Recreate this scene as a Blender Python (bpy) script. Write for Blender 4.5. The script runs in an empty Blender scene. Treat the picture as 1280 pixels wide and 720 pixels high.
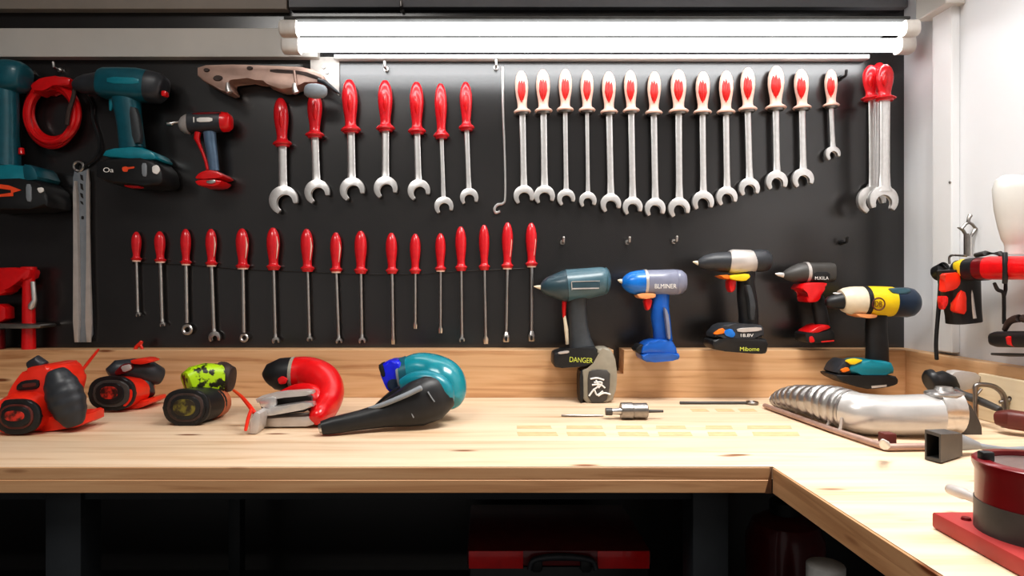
import bpy, bmesh, math, random
from mathutils import Vector, Matrix
random.seed(7)
S = bpy.context.scene
COL = S.collection
PI = math.pi
# ------------------------------------------------------------------ camera model
F, PX, PY, HC = 835.0, 610.0, 355.0, 1.216
ZB = 0.90            # worktop height
YW = 1.93            # face of the black panel
YB = 1.858           # face of the pine upstand
XR = 1.202           # white wall on the right

def at(x, y, Y):
    return Vector(((x-PX)*Y/F, Y, HC-(y-PY)*Y/F))
def bench_y(Y):
    return PY+(HC-ZB)*F/Y
def zm(k, ox, oy):
    """reads points measured on an enlarged detail back to the photo's pixels"""
    def f(*pts):
        out = []
        for p in pts:
            q = (p[0]/k+ox, p[1]/k+oy)
            if len(p) > 2: q = q+tuple(v/k for v in p[2:])
            out.append(q)
        return out
    return f

# ------------------------------------------------------------------ materials
def lin(c):
    return tuple(((v/255)/12.92 if v/255 <= .04045 else ((v/255+.055)/1.055)**2.4) for v in c)
def new_mat(name):
    m = bpy.data.materials.new(name); m.use_nodes = True
    return m, m.node_tree.nodes, m.node_tree.links, m.node_tree.nodes['Principled BSDF']
def mat(name, c, rough=.45, metal=0.0, var=.12, scale=30, bump=0.0, coat=0.0, c2=None, thr=None):
    m, n, l, b = new_mat(name)
    tc = n.new('ShaderNodeTexCoord'); nz = n.new('ShaderNodeTexNoise')
    nz.inputs['Scale'].default_value = scale; nz.inputs['Detail'].default_value = 4
    l.new(tc.outputs['Object'], nz.inputs['Vector'])
    r = n.new('ShaderNodeValToRGB')
    a = lin(c)
    d = lin(c2) if c2 else tuple(v*(1-var) for v in a)
    e = a if c2 else tuple(min(1, v*(1+var)) for v in a)
    p0, p1 = thr if thr else (.3, .7)
    r.color_ramp.elements[0].position = p0; r.color_ramp.elements[0].color = (*d, 1)
    r.color_ramp.elements[1].position = p1; r.color_ramp.elements[1].color = (*e, 1)
    l.new(nz.outputs['Fac'], r.inputs['Fac']); l.new(r.outputs['Color'], b.inputs['Base Color'])
    b.inputs['Roughness'].default_value = rough; b.inputs['Metallic'].default_value = metal
    b.inputs['Coat Weight'].default_value = coat
    if bump:
        bp = n.new('ShaderNodeBump'); bp.inputs['Strength'].default_value = bump; bp.inputs['Distance'].default_value = .002
        l.new(nz.outputs['Fac'], bp.inputs['Height']); l.new(bp.outputs['Normal'], b.inputs['Normal'])
    return m
def wood(name, c1, c2, dark, board=.07, axis='Z', knots=True, grain=1.0, along='X'):
    """pine boards glued edge to edge, grain along X"""
    m, n, l, b = new_mat(name)
    tc = n.new('ShaderNodeTexCoord'); sp = n.new('ShaderNodeSeparateXYZ'); l.new(tc.outputs['Object'], sp.inputs[0])
    # board index across the grain
    dv = n.new('ShaderNodeMath'); dv.operation = 'DIVIDE'; dv.inputs[1].default_value = board; l.new(sp.outputs[axis], dv.inputs[0])
    fl = n.new('ShaderNodeMath'); fl.operation = 'FLOOR'; l.new(dv.outputs[0], fl.inputs[0])
    wn = n.new('ShaderNodeTexWhiteNoise'); wn.noise_dimensions = '1D'; l.new(fl.outputs[0], wn.inputs['W'])
    mp = n.new('ShaderNodeMapping'); mp.inputs['Scale'].default_value = (1.3, 16, 26) if along == 'X' else (16, 1.3, 26); l.new(tc.outputs['Object'], mp.inputs['Vector'])
    ad = n.new('ShaderNodeVectorMath'); ad.operation = 'ADD'; l.new(mp.outputs[0], ad.inputs[0]); l.new(wn.outputs['Color'], ad.inputs[1])
    nz = n.new('ShaderNodeTexNoise'); nz.inputs['Scale'].default_value = 2.2; nz.inputs['Detail'].default_value = 6; nz.inputs['Distortion'].default_value = .6
    l.new(ad.outputs[0], nz.inputs['Vector'])
    r = n.new('ShaderNodeValToRGB'); e = r.color_ramp.elements
    e[0].position = .28; e[0].color = (*lin(dark), 1); e[1].position = .72; e[1].color = (*lin(c1), 1)
    k = e.new(.45); k.color = (*lin(c2), 1)
    l.new(nz.outputs['Fac'], r.inputs['Fac'])
    # per board tone
    hs = n.new('ShaderNodeHueSaturation'); l.new(r.outputs['Color'], hs.inputs['Color'])
    mr = n.new('ShaderNodeMapRange'); mr.inputs['To Min'].default_value = .93; mr.inputs['To Max'].default_value = 1.05
    l.new(wn.outputs['Value'], mr.inputs['Value']); l.new(mr.outputs[0], hs.inputs['Value'])
    col = hs.outputs['Color']
    if knots:
        mk = n.new('ShaderNodeMapping'); mk.inputs['Scale'].default_value = (2.4, 9, 13) if along == 'X' else (9, 2.4, 13); l.new(tc.outputs['Object'], mk.inputs['Vector'])
        vo = n.new('ShaderNodeTexVoronoi'); vo.inputs['Scale'].default_value = 1.5; l.new(mk.outputs[0], vo.inputs['Vector'])
        kr = n.new('ShaderNodeValToRGB'); kr.color_ramp.elements[0].position = .05; kr.color_ramp.elements[0].color = (1, 1, 1, 1)
        kr.color_ramp.elements[1].position = .12; kr.color_ramp.elements[1].color = (0, 0, 0, 1)
        l.new(vo.outputs['Distance'], kr.inputs['Fac'])
        mx = n.new('ShaderNodeMixRGB'); mx.inputs['Color2'].default_value = (*lin((120, 70, 38)), 1)
        l.new(kr.outputs['Color'], mx.inputs['Fac']); l.new(col, mx.inputs['Color1']); col = mx.outputs['Color']
    l.new(col, b.inputs['Base Color'])
    b.inputs['Roughness'].default_value = .5
    bp = n.new('ShaderNodeBump'); bp.inputs['Strength'].default_value = .15*grain; bp.inputs['Distance'].default_value = .001
    l.new(nz.outputs['Fac'], bp.inputs['Height']); l.new(bp.outputs['Normal'], b.inputs['Normal'])
    return m
def emit(name, c, s):
    m, n, l, b = new_mat(name)
    b.inputs['Base Color'].default_value = (.8, .8, .8, 1)
    b.inputs['Emission Color'].default_value = (*c, 1); b.inputs['Emission Strength'].default_value = s
    return m

M = dict(
 panel=mat('black_panel', (35, 33, 33), .25, 0, .2, 6),
 upper=mat('dark_grey_paint', (112, 112, 115), .6, 0, .1, 5),
 greypaint=mat('pale_grey_paint', (196, 192, 186), .5, 0, .05, 5),
 greyrail=mat('taupe_paint', (140, 132, 124), .6, 0, .06, 5),
 white=mat('white_wall_paint', (226, 228, 231), .55, 0, .03, 3),
 trim=mat('white_trim_paint', (224, 225, 226), .45, 0, .03, 3),
 wood=wood('pine_worktop', (231, 208, 182), (223, 196, 166), (206, 172, 136), .095, 'Y'),
 board=wood('pine_board', (224, 186, 146), (212, 170, 128), (178, 130, 90), .075, 'Z'),
 edge=wood('pine_edge', (214, 172, 130), (200, 154, 112), (166, 118, 78), .0235, 'Z'),
 joint=mat('dark_end_grain', (92, 60, 36), .7, 0, .3, 60),
 board2=wood('pine_board_side', (224, 186, 146), (212, 170, 128), (178, 130, 90), .075, 'Z', along='Y'),
 edge2=wood('pine_edge_side', (214, 172, 130), (200, 154, 112), (166, 118, 78), .0235, 'Z', along='Y'),
 cut=wood('pale_highlight_wood', (236, 220, 190), (232, 214, 182), (218, 196, 160), .2, 'Z', knots=False, along='Y'),
 floor=mat('concrete', (70, 68, 66), .8, 0, .15, 4),
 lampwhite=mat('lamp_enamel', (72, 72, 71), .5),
 endcap=mat('lamp_cap_plastic', (205, 200, 194), .4),
 red=mat('red_plastic', (214, 20, 26), .28, 0, .1, 40, coat=.3),
 redwrench=mat('red_handle_plastic', (212, 34, 44), .25, 0, .1, 60, coat=.4),
 pale=mat('pale_pink_handle_plastic', (244, 206, 190), .3, 0, .06, 60, coat=.4),
 redin=mat('red_grip_inlay', (216, 40, 36), .3, 0, .2, 120),
 steel=mat('brushed_steel', (205, 202, 198), .28, 1, .08, 90),
 steelw=mat('satin_chrome', (226, 224, 222), .34, .85, .06, 90),
 steeld=mat('dull_steel', (150, 146, 142), .35, 1, .12, 70),
 dark=mat('black_plastic', (30, 31, 33), .42, 0, .2, 50),
 darkg=mat('charcoal_plastic', (52, 55, 60), .4, 0, .15, 50),
 rubber=mat('black_rubber', (24, 24, 25), .6, 0, .2, 80, bump=.3),
 teal=mat('teal_plastic', (20, 130, 146), .32, 0, .1, 40, coat=.25),
 dteal=mat('dark_teal_plastic', (14, 88, 102), .35, 0, .12, 40, coat=.2),
 bteal=mat('bright_teal_plastic', (16, 134, 148), .25, 0, .1, 40, coat=.5),
 slate=mat('slate_teal_plastic', (72, 104, 116), .35, 0, .1, 40, coat=.2),
 slated=mat('dark_slate_plastic', (52, 76, 86), .35, 0, .1, 40, coat=.2),
 handg=mat('dark_grey_grip', (58, 62, 66), .5, 0, .12, 60, bump=.2),
 blue=mat('cobalt_blue_plastic', (24, 92, 178), .32, 0, .1, 40, coat=.2),
 bluel=mat('azure_plastic', (20, 116, 204), .3, 0, .1, 40, coat=.3),
 royal=mat('royal_blue_plastic', (16, 30, 210), .3, 0, .15, 50, coat=.3),
 navy=mat('navy_plastic', (30, 48, 70), .3, 0, .12, 40, coat=.3),
 lav=mat('lavender_grey_plastic', (128, 132, 152), .35, 0, .08, 40, coat=.2),
 silverp=mat('silver_plastic', (196, 190, 186), .35, .3, .08, 40),
 cream=mat('cream_plastic', (226, 214, 190), .35, 0, .08, 40),
 yellow=mat('yellow_plastic', (240, 206, 40), .35, 0, .08, 40),
 orange=mat('orange_plastic', (232, 120, 30), .35, 0, .1, 40),
 peach=mat('peach_plastic', (238, 164, 110), .4, 0, .1, 40),
 orred=mat('orange_red_plastic', (232, 52, 30), .35, 0, .1, 30, coat=.2),
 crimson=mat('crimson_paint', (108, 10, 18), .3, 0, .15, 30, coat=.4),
 visered=mat('brick_red_paint', (164, 58, 56), .45, 0, .1, 20),
 tan=mat('tan_cast_metal', (178, 150, 138), .42, .35, .14, 25),
 brown=mat('brown_rubber', (64, 50, 46), .6, 0, .25, 60, bump=.4),
 browno=mat('rust_orange_plastic', (190, 110, 78), .5, 0, .15, 30),
 lime=mat('lime_splash_paint', (176, 214, 20), .4, 0, .1, 55, c2=(34, 36, 20), thr=(.44, .5)),
 olive=mat('olive_badge', (120, 112, 44), .5, 0, .1, 80, c2=(50, 42, 28), thr=(.4, .6)),
 redbadge=mat('red_badge', (200, 54, 40), .45, 0, .1, 80, c2=(60, 22, 18), thr=(.4, .6)),
 ink=mat('white_print', (232, 230, 226), .6),
 inky=mat('yellow_green_print', (206, 214, 90), .6),
 inkd=mat('dark_print', (40, 36, 36), .6),
 inkr=mat('orange_print', (236, 84, 40), .6),
 greytape=mat('grey_beige_plastic', (150, 144, 130), .45, 0, .1, 40),
 gdark=mat('graphite_plastic', (70, 68, 66), .45, 0, .12, 40),
 duct=mat('silver_foil', (176, 174, 172), .3, .85, .12, 60, bump=.5),
 pipe=mat('white_metal_pipe', (196, 194, 192), .28, .45, .05, 30),
 frame=mat('charcoal_steel', (44, 48, 52), .55, .2, .12, 20),
 wirem=mat('dark_wire', (46, 45, 45), .4, .5, .1, 50),
 grey=mat('mid_grey_rubber', (136, 142, 148), .5, 0, .08, 40),
 jug=mat('white_translucent_plastic', (206, 205, 200), .35, 0, .04, 20),
 mark=mat('pale_tan_glare_gap', (214, 180, 138), .6, 0, .1, 60),
 steelblue=mat('blue_grey_grip', (92, 116, 140), .35, .2, .15, 40),
 rust=mat('red_brown_plastic', (96, 44, 38), .45, 0, .15, 40),
)

# ------------------------------------------------------------------ mesh helpers
def clean_root(parent):
    v = Vector((0, 0, 0)); p = parent
    while p is not None: v = v+p.location; p = p.parent
    return v
def obj(name, bm, m, parent=None, smooth=True, ang=38, kind=None):
    bmesh.ops.remove_doubles(bm, verts=bm.verts, dist=1e-6)
    bmesh.ops.recalc_face_normals(bm, faces=bm.faces)
    off = clean_root(parent) if parent else Vector((0, 0, 0))
    if off.length: bmesh.ops.translate(bm, verts=bm.verts, vec=-off)
    me = bpy.data.meshes.new(name); bm.to_mesh(me); bm.free()
    if smooth:
        for p in me.polygons: p.use_smooth = True
        me.set_sharp_from_angle(angle=math.radians(ang))
    me.materials.append(M[m] if isinstance(m, str) else m)
    o = bpy.data.objects.new(name, me); COL.objects.link(o)
    if parent: o.parent = parent
    if kind: o['kind'] = kind
    return o
def tag(o, label, cat, group=None):
    assert len(label.split()) <= 16
    o['label'] = label; o['category'] = cat
    if group: o['group'] = group
    return o
def thing(name, label, cat, loc, group=None):
    o = bpy.data.objects.new(name, None); COL.objects.link(o); o.location = loc
    o.empty_display_size = .05
    return tag(o, label, cat, group)
def solo(name, bm, m, label, cat, group=None, loc=None, **k):
    """a thing that is a single mesh; origin moved to loc"""
    o = obj(name, bm, m, None, **k)
    if loc is not None:
        o.data.transform(Matrix.Translation(-Vector(loc))); o.location = loc
    return tag(o, label, cat, group)
def BM(): return bmesh.new()

def box(bm, x0, x1, y0, y1, z0, z1, bev=0.0, seg=2):
    vs = [bm.verts.new((x, y, z)) for x in (x0, x1) for y in (y0, y1) for z in (z0, z1)]
    fs = [(0, 1, 3, 2), (4, 6, 7, 5), (0, 4, 5, 1), (2, 3, 7, 6), (0, 2, 6, 4), (1, 5, 7, 3)]
    faces = [bm.faces.new([vs[i] for i in f]) for f in fs]
    if bev:
        es = list({e for f in faces for e in f.edges})
        bmesh.ops.bevel(bm, geom=es, offset=bev, segments=seg, profile=.5, affect='EDGES')
    return bm
def chaikin(p, n):
    for _ in range(n):
        q = []
        for i in range(len(p)):
            a, b = p[i], p[(i+1) % len(p)]
            q += [tuple(a[k]*.8+b[k]*.2 for k in (0, 1)), tuple(a[k]*.2+b[k]*.8 for k in (0, 1))]
        p = q
    return p
def ext(bm, ring, vec, bev=0.0, seg=2):
    """extrude a planar ring of points along vec, bevelled rims"""
    v0 = [bm.verts.new(p) for p in ring]; v1 = [bm.verts.new(Vector(p)+vec) for p in ring]
    n = len(ring)
    f0 = bm.faces.new(v0); f1 = bm.faces.new(list(reversed(v1)))
    for i in range(n):
        bm.faces.new((v0[i], v1[i], v1[(i+1) % n], v0[(i+1) % n]))
    if bev:
        es = list(f0.edges)+list(f1.edges)
        bmesh.ops.bevel(bm, geom=es, offset=bev, segments=seg, profile=.5, affect='EDGES', clamp_overlap=True)
    return bm
def slab(bm, pts, Yf, t, bev=.003, r=1):
    """outline as seen, front face at depth Yf, t thick going back"""
    p = chaikin(pts, r) if r else pts
    return ext(bm, [at(x, y, Yf) for x, y in p], Vector((0, t, 0)), bev)
def rect(x0, y0, x1, y1): return [(x0, y0), (x1, y0), (x1, y1), (x0, y1)]

def sweep3(bm, pts, n=18, pw=2.0, ref=(0, 1, 0), cap=(0, 0), straight=False, closed=False):
    """pts: (Vector, half-width u, half-width v) in metres"""
    P = [p[0] for p in pts]; R = [(p[1], p[2]) for p in pts]
    def tang(i):
        if straight: return (P[-1]-P[0]).normalized()
        m = len(P)
        if closed: return (P[(i+1) % m]-P[(i-1) % m]).normalized()
        a, b = max(0, i-1), min(m-1, i+1)
        while (P[b]-P[a]).length < 1e-7:
            a = max(0, a-1); b = min(m-1, b+1)
        return (P[b]-P[a]).normalized()
    secs = []
    ref = Vector(ref)
    def add(c, t, a, b):
        u = t.cross(ref)
        if u.length < 1e-4: u = t.cross(Vector((1, 0, .01)))
        u.normalize(); v = t.cross(u).normalized()
        ring = []
        for k in range(n):
            th = 2*PI*k/n+PI/n
            cs, sn = math.cos(th), math.sin(th)
            x = math.copysign(abs(cs)**(2/pw), cs); y = math.copysign(abs(sn)**(2/pw), sn)
            ring.append(bm.verts.new(c+u*(a*x)+v*(b*y)))
        secs.append(ring)
    K = 4
    t0, t1 = tang(0), tang(len(P)-1)
    if cap[0] and not closed:
        for k in range(K, 0, -1):
            th = PI/2*k/K*.97; add(P[0]-t0*(cap[0]*math.sin(th)), t0, R[0][0]*math.cos(th), R[0][1]*math.cos(th))
    for i in range(len(P)): add(P[i], tang(i), *R[i])
    if cap[1] and not closed:
        for k in range(1, K+1):
            th = PI/2*k/K*.97; add(P[-1]+t1*(cap[1]*math.sin(th)), t1, R[-1][0]*math.cos(th), R[-1][1]*math.cos(th))
    m = len(secs)
    for i in range(m if closed else m-1):
        A, B = secs[i], secs[(i+1) % m]
        for k in range(n): bm.faces.new((A[k], A[(k+1) % n], B[(k+1) % n], B[k]))
    if not closed:
        bm.faces.new(list(reversed(secs[0]))); bm.faces.new(secs[-1])
    return bm
def sweep(bm, pts, Y=None, d=1.0, **k):
    """pts in pixels: (x, y, half) with common Y, or (x, y, Y, half_u, half_v)"""
    out = []
    for p in pts:
        if Y is not None:
            yy = Y(p[0]) if callable(Y) else Y
            s = yy/F
            out.append((at(p[0], p[1], yy), p[2]*s, (p[3] if len(p) > 3 else p[2]*d)*s))
        else:
            s = p[2]/F
            out.append((at(p[0], p[1], p[2]), p[3]*s, (p[4] if len(p) > 4 else p[3]*d)*s))
    if 'cap' in k:
        s0 = (Y(pts[0][0]) if callable(Y) else Y) if Y is not None else pts[0][2]
        k['cap'] = tuple(c*s0/F for c in k['cap'])
    return sweep3(bm, out, **k)
def smooth_path(pts, n=6):
    out = []
    m = len(pts)
    for i in range(m-1):
        p0, p1, p2, p3 = pts[max(0, i-1)], pts[i], pts[i+1], pts[min(m-1, i+2)]
        for k in range(n):
            t = k/n
            out.append(tuple(.5*((2*b)+(c-a)*t+(2*a-5*b+4*c-d)*t*t+(-a+3*b-3*c+d)*t**3) for a, b, c, d in zip(p0, p1, p2, p3)))
    out.append(tuple(pts[-1]))
    return out
def tube(name, pts, r, m, parent=None, Y=None, n=8):
    q = smooth_path([p+(r,) for p in pts] if len(pts[0]) in (2, 3) else pts, 6)
    return obj(name, sweep(BM(), q, Y, n=n, cap=(r*.6, r*.6)), m, parent)
def text(s, x, y, Yf, width, height, m, parent, name='lettering', rot=0, skew=None):
    """flat lettering lying on a face, facing the room"""
    cu = bpy.data.curves.new('lettering', 'FONT'); cu.body = s; cu.align_x = 'CENTER'; cu.align_y = 'CENTER'; cu.extrude = .02
    tmp = bpy.data.objects.new('lettering', cu); COL.objects.link(tmp)
    dg = bpy.context.evaluated_depsgraph_get(); dg.update()
    me = bpy.data.meshes.new_from_object(tmp.evaluated_get(dg))
    bpy.data.objects.remove(tmp); bpy.data.curves.remove(cu)
    xs = [v.co.x for v in me.vertices]; ys = [v.co.y for v in me.vertices]
    k = Yf/F
    sx = width*k/(max(xs)-min(xs)); sy = height*k/(max(ys)-min(ys))
    cx, cy = (max(xs)+min(xs))/2, (max(ys)+min(ys))/2
    mt = Matrix.Translation(at(x, y, Yf)) @ Matrix.Rotation(rot, 4, 'Y') @ Matrix.Rotation(PI/2, 4, 'X') @ Matrix.Diagonal((sx, sy, .012, 1)) @ Matrix.Translation((-cx, -cy, 0))
    me.transform(mt @ Matrix.Identity(4))
    me.transform(Matrix.Translation(-clean_root(parent)))
    me.materials.clear(); me.materials.append(M[m])
    o = bpy.data.objects.new(name, me); COL.objects.link(o); o.parent = parent
    return o

# ------------------------------------------------------------------ the setting
def struct(name, bm, m):
    return obj(name, bm, m, None, smooth=False, kind='structure')
struct('wall_back', box(BM(), -2.3, XR, YW, YW+.04, 0, 2.6), 'panel')
struct('wall_right', box(BM(), XR, XR+.06, -.9, YW+.04, 0, 2.6), 'white')
struct('wall_left', box(BM(), -2.36, -2.3, -.9, YW+.04, 0, 2.6), 'upper')
struct('floor', box(BM(), -2.36, XR+.06, -.9, YW+.04, -.05, 0), 'floor')
struct('ceiling', box(BM(), -2.36, XR+.06, -.9, YW+.04, 2.6, 2.65), 'white')
struct('trim_1', box(BM(), XR-.022, XR, 1.70, 1.775, ZB+.14, 2.6, .003), 'trim')
# pale grey rail and upper rails above the tools
zt = lambda y, Y: HC-(y-PY)*Y/F
struct('trim_2', box(BM(), -2.3, at(397, 0, 1.9).x, 1.90, YW, zt(71, 1.9), zt(35, 1.9), .002), 'greypaint')
struct('trim_3', box(BM(), -2.3, at(358, 0, 1.9).x, 1.90, YW, zt(11, 1.9), 2.25, .002), 'greyrail')
struct('trim_4', box(BM(), at(360, 0, 1.9).x, XR-.005, 1.905, YW, zt(8, 1.9), 2.25, .002), 'upper')
struct('trim_5', box(BM(), XR-.05, XR, 1.68, 1.80, zt(12, 1.72), 2.6, .003), 'greypaint')

# ------------------------------------------------------------------ worktop, upstands, frame
XI = .494                                    # inner edge of the right arm
YFRONT = 1.157
def L(x0, z0, z1):
    b = BM()
    ring = [Vector(p+(z0,)) for p in ((-2.25, YW-.005), (-2.25, YFRONT), (XI, YFRONT), (XI, -.2), (XR-.002, -.2), (XR-.002, YW-.005))]
    return ext(b, ring, Vector((0, 0, z1-z0)), .0015, 1)
wt = thing('worktop', 'L-shaped pale pine worktop of the bench', 'worktop', (0, YFRONT, ZB-.046))
obj('top_board', L(0, ZB-.0215, ZB), 'wood', wt, smooth=False)
fb = BM(); box(fb, -2.25, XI-.006, YFRONT-.003, YFRONT+.03, ZB-.0455, ZB-.0225, .0012, 1)
box(fb, -2.25, XI-.006, YFRONT-.002, YFRONT+.03, ZB-.0225, ZB-.001, .0012, 1)
obj('front_edge', fb, 'edge', wt, smooth=False)
sb = BM(); box(sb, XI-.003, XI+.03, -.2, YFRONT-.004, ZB-.0455, ZB-.001, .0012, 1)
obj('side_edge', sb, 'edge2', wt, smooth=False)
jb = BM(); ext(jb, [Vector((XI-.016, YFRONT-.0045, ZB-.0455)), Vector((XI-.0045, YFRONT-.0045, ZB-.0455)), Vector((XI-.0045, YFRONT-.0045, ZB-.003))], Vector((0, .002, 0)))
obj('corner_joint', jb, 'joint', wt, smooth=False)
# tan gaps between strips of glare, the light pattern laid on as colour
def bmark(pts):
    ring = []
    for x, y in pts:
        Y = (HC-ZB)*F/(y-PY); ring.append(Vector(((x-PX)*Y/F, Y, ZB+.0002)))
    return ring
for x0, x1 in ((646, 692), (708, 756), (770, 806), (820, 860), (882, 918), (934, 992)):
    mk = BM(); ext(mk, bmark([(x0, 532), (x1-4, 532), (x1-2, 536), (x0, 536)]), Vector((0, 0, .0002))); obj('glare_gap', mk, 'mark', wt, smooth=False)
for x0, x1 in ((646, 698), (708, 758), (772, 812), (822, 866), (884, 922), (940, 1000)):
    mk = BM(); ext(mk, bmark([(x0, 540), (x1-3, 540), (x1, 545), (x0+2, 545)]), Vector((0, 0, .0002))); obj('glare_gap', mk, 'mark', wt, smooth=False)
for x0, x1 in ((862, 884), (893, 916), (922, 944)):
    mk = BM(); ext(mk, bmark([(x0, 511), (x1-2, 511), (x1+3, 514.5), (x0+4, 514.5)]), Vector((0, 0, .0002))); obj('glare_gap', mk, 'mark', wt, smooth=False)

zbt = HC-(437.5-PY)*YB/F                      # top of the upstand
nx0, nx1 = at(767, 0, YB).x, at(780, 0, YB).x
nz = HC-(468-PY)*YB/F
ub = BM()
XLB = XR-.04
ring = [Vector((x, YB, z)) for x, z in ((-2.25, ZB), (-2.25, zbt), (nx0, zbt), (nx0, nz), (nx1, nz), (nx1, zbt), (XLB, zbt), (XLB, ZB))]
ext(ub, ring, Vector((0, YW-YB-.001, 0)), .0015, 1)
solo('upstand_board', ub, 'board', 'long pine upstand board along the back of the worktop, notched near its middle', 'board', loc=(0, YB, ZB), smooth=False)
rb = box(BM(), XR-.04, XR-.001, -.2, YW-.001, ZB, zbt, .0015, 1)
solo('side_upstand_board', rb, 'board2', 'pine upstand board along the white wall at right', 'board', loc=(XR-.02, .8, ZB), smooth=False)

fr = thing('steel_workbench', 'charcoal steel workbench base with legs under the pine worktop', 'workbench', (0, 1.3, 0))
obj('rail', box(BM(), -2.2, .43, 1.21, 1.25, ZB-.075, ZB-.046, .002), 'frame', fr)
for x0, x1 in ((56, 101), (866, 911)):
    b = BM(); box(b, at(x0, 0, 1.2).x, at(x1, 0, 1.2).x, 1.20, 1.265, 0, ZB-.046, .003); obj('leg', b, 'frame', fr)
b = BM(); box(b, at(285, 0, 1.75).x, at(300, 0, 1.75).x, 1.75, 1.79, 0, ZB-.046, .003); obj('leg', b, 'frame', fr)
obj('rail', box(BM(), XI+.06, XI+.1, -.15, 1.15, ZB-.08, ZB-.046, .002), 'frame', fr)
b = BM(); box(b, XI+.06, XI+.12, -.1, -.04, 0, ZB-.08, .003); obj('leg', b, 'frame', fr)
obj('shelf', box(BM(), -2.1, .43, 1.27, 1.85, .40, .425, .002), 'frame', fr)

# red tool case on the frame's shelf
tz = .425
tc = thing('toolbox', 'low red toolbox with dark carry handle in the dark under the bench', 'toolbox', (at(699, 0, 1.5).x, 1.5, tz))
x0, x1 = at(584, 0, 1.42).x, at(814, 0, 1.42).x
ztop = HC-(688-PY)*1.42/F
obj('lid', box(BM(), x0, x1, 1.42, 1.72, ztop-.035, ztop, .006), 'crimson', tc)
for xa, xb in ((586, 654), (747, 812)):
    b = BM(); slab(b, rect(xa, 689, xb, 711), 1.4185, .004, .001, 0); obj('lid_front', b, 'red', tc)
obj('body', box(BM(), x0+.004, x1-.004, 1.424, 1.716, tz, ztop-.036, .006), 'dark', tc)
hb = BM(); sweep(hb, smooth_path([(662, 712, 3.5), (668, 700, 3.5), (700, 696, 4.5), (738, 700, 3.5), (745, 712, 3.5)], 5), 1.40, n=10)
obj('handle', hb, 'darkg', tc)
for x in (664, 726):
    b = BM(); slab(b, rect(x, 698, x+14, 716), 1.412, .012, .002); obj('latch', b, 'dark', tc)
# grey jug under the right arm
jg = thing('jug', 'grey plastic jug standing in the dark under the right arm', 'jug', (at(1030, 0, 1.25).x, 1.25, tz-.425))
jb = BM(); Y = 1.25
sweep3(jb, [(Vector((at(1032, 0, Y).x, Y, z)), a, a*.8) for z, a in ((0, .1), (.02, .11), (.45, .11), (.56, .09), (.63, .045), (.66, .03))], n=20, pw=2.6, ref=(0, 1, 0))
obj('body', jb, 'ink', jg)
cb = BM(); sweep3(cb, [(Vector((at(1032, 0, Y).x, Y, z)), .034, .034) for z in (.661, .69)], n=20, cap=(0, .008)); obj('cap', cb, 'ink', jg)
rb_ = BM(); slab(rb_, rect(962, 650, 1000, 720), 1.55, .2, .01)
cz = thing('canister', 'dark red canister in the shadow under the bench corner', 'canister', (at(981, 0, 1.6).x, 1.62, 0))
cb = BM(); cx = at(981, 0, 1.62).x
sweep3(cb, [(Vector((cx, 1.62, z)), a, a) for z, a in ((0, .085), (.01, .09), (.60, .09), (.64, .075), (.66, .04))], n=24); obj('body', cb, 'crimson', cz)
cb = BM(); sweep3(cb, [(Vector((cx, 1.62, z)), .035, .035) for z in (.661, .69)], n=18, cap=(0, .006)); obj('cap', cb, 'dark', cz)
rb_.free()

# ------------------------------------------------------------------ strip light
lf = thing('strip_light', 'long twin-tube fluorescent strip light glowing over the black panel', 'light fixture', (.3, YW, 1.88))
T1, T2 = 1.712, 1.832
x0, x1 = at(352, 0, T1).x, at(1143, 0, T1).x
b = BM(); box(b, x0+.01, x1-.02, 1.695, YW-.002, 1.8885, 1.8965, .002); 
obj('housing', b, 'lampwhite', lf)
b = BM(); box(b, x0+.09, x1-.005, YW-.028, YW-.0005, 1.858, 1.8705, .002); obj('wall_rail', b, 'trim', lf)
glow = emit('tube_glow', (.97, .99, 1.0), 8.0)
for T, y, r, xa, xb in ((T1, 36, 7.6, 372, 1128), (T2, 56.8, 8.2, 375, 1122)):
    b = BM(); sweep(b, [(xa, y, r), (xb, y, r)], T, n=20); obj('tube', b, glow, lf)
    for e0, e1, c in ((xa-19, xa, (4, 0)), (xb, xb+16, (0, 4))):
        b = BM(); sweep(b, [(e0, y, r+2.5), (e1, y, r+2.5)], T, n=20, pw=3, cap=c); obj('end_cap', b, 'endcap', lf)
b = BM(); slab(b, [(388, 71), (424, 71), (424, 120), (418, 114), (400, 98), (388, 92)], YW-.006, .005, .001, 0); obj('mounting_bracket', b, 'endcap', lf)
for x, y in ((405, 84), (409, 91)):
    b = BM(); sweep3(b, [(at(x, y, YW-.006), .005, .005), (at(x, y, YW-.006)-Vector((0, .004, 0)), .005, .005)], n=10, ref=(0, 0, 1)); obj('screw', b, 'steeld', lf)

# ------------------------------------------------------------------ hooks and wires on the panel
def hook(x, y, label, m='steel'):
    t = thing('panel_hook', label, 'hook', at(x, y, YW), 'small hooks on the black panel')
    b = BM(); sweep3(b, [(at(x, y, YW)-Vector((0, -.001, 0)), .008, .008), (at(x, y, YW)-Vector((0, .006, 0)), .007, .007)], n=14, ref=(0, 0, 1)); obj('plate', b, m, t)
    b = BM(); o = at(x, y, YW)
    pp = [o+Vector((0, -.006, 0)), o+Vector((0, -.022, -.002)), o+Vector((0, -.032, 0)), o+Vector((0, -.034, .012))]
    sweep3(b, [(p, .004, .004) for p in pp], n=10, ref=(1, 0, 0), cap=(.002, .003)); obj('prong', b, m, t)
hook(483, 87, 'empty chrome hook above the red wrenches, left of the middle of the panel', 'steelw')
hook(620, 85, 'chrome hook at the top of the thin hanging rod', 'steelw')
hook(703, 303, 'small steel hook above the slate teal drill')
hook(784, 303, 'small steel hook above the blue drill')
hook(842, 302, 'small steel hook up left of the silver and black drill')
hook(1051, 303, 'small dark hook above the yellow and navy drill', 'wirem')
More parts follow.
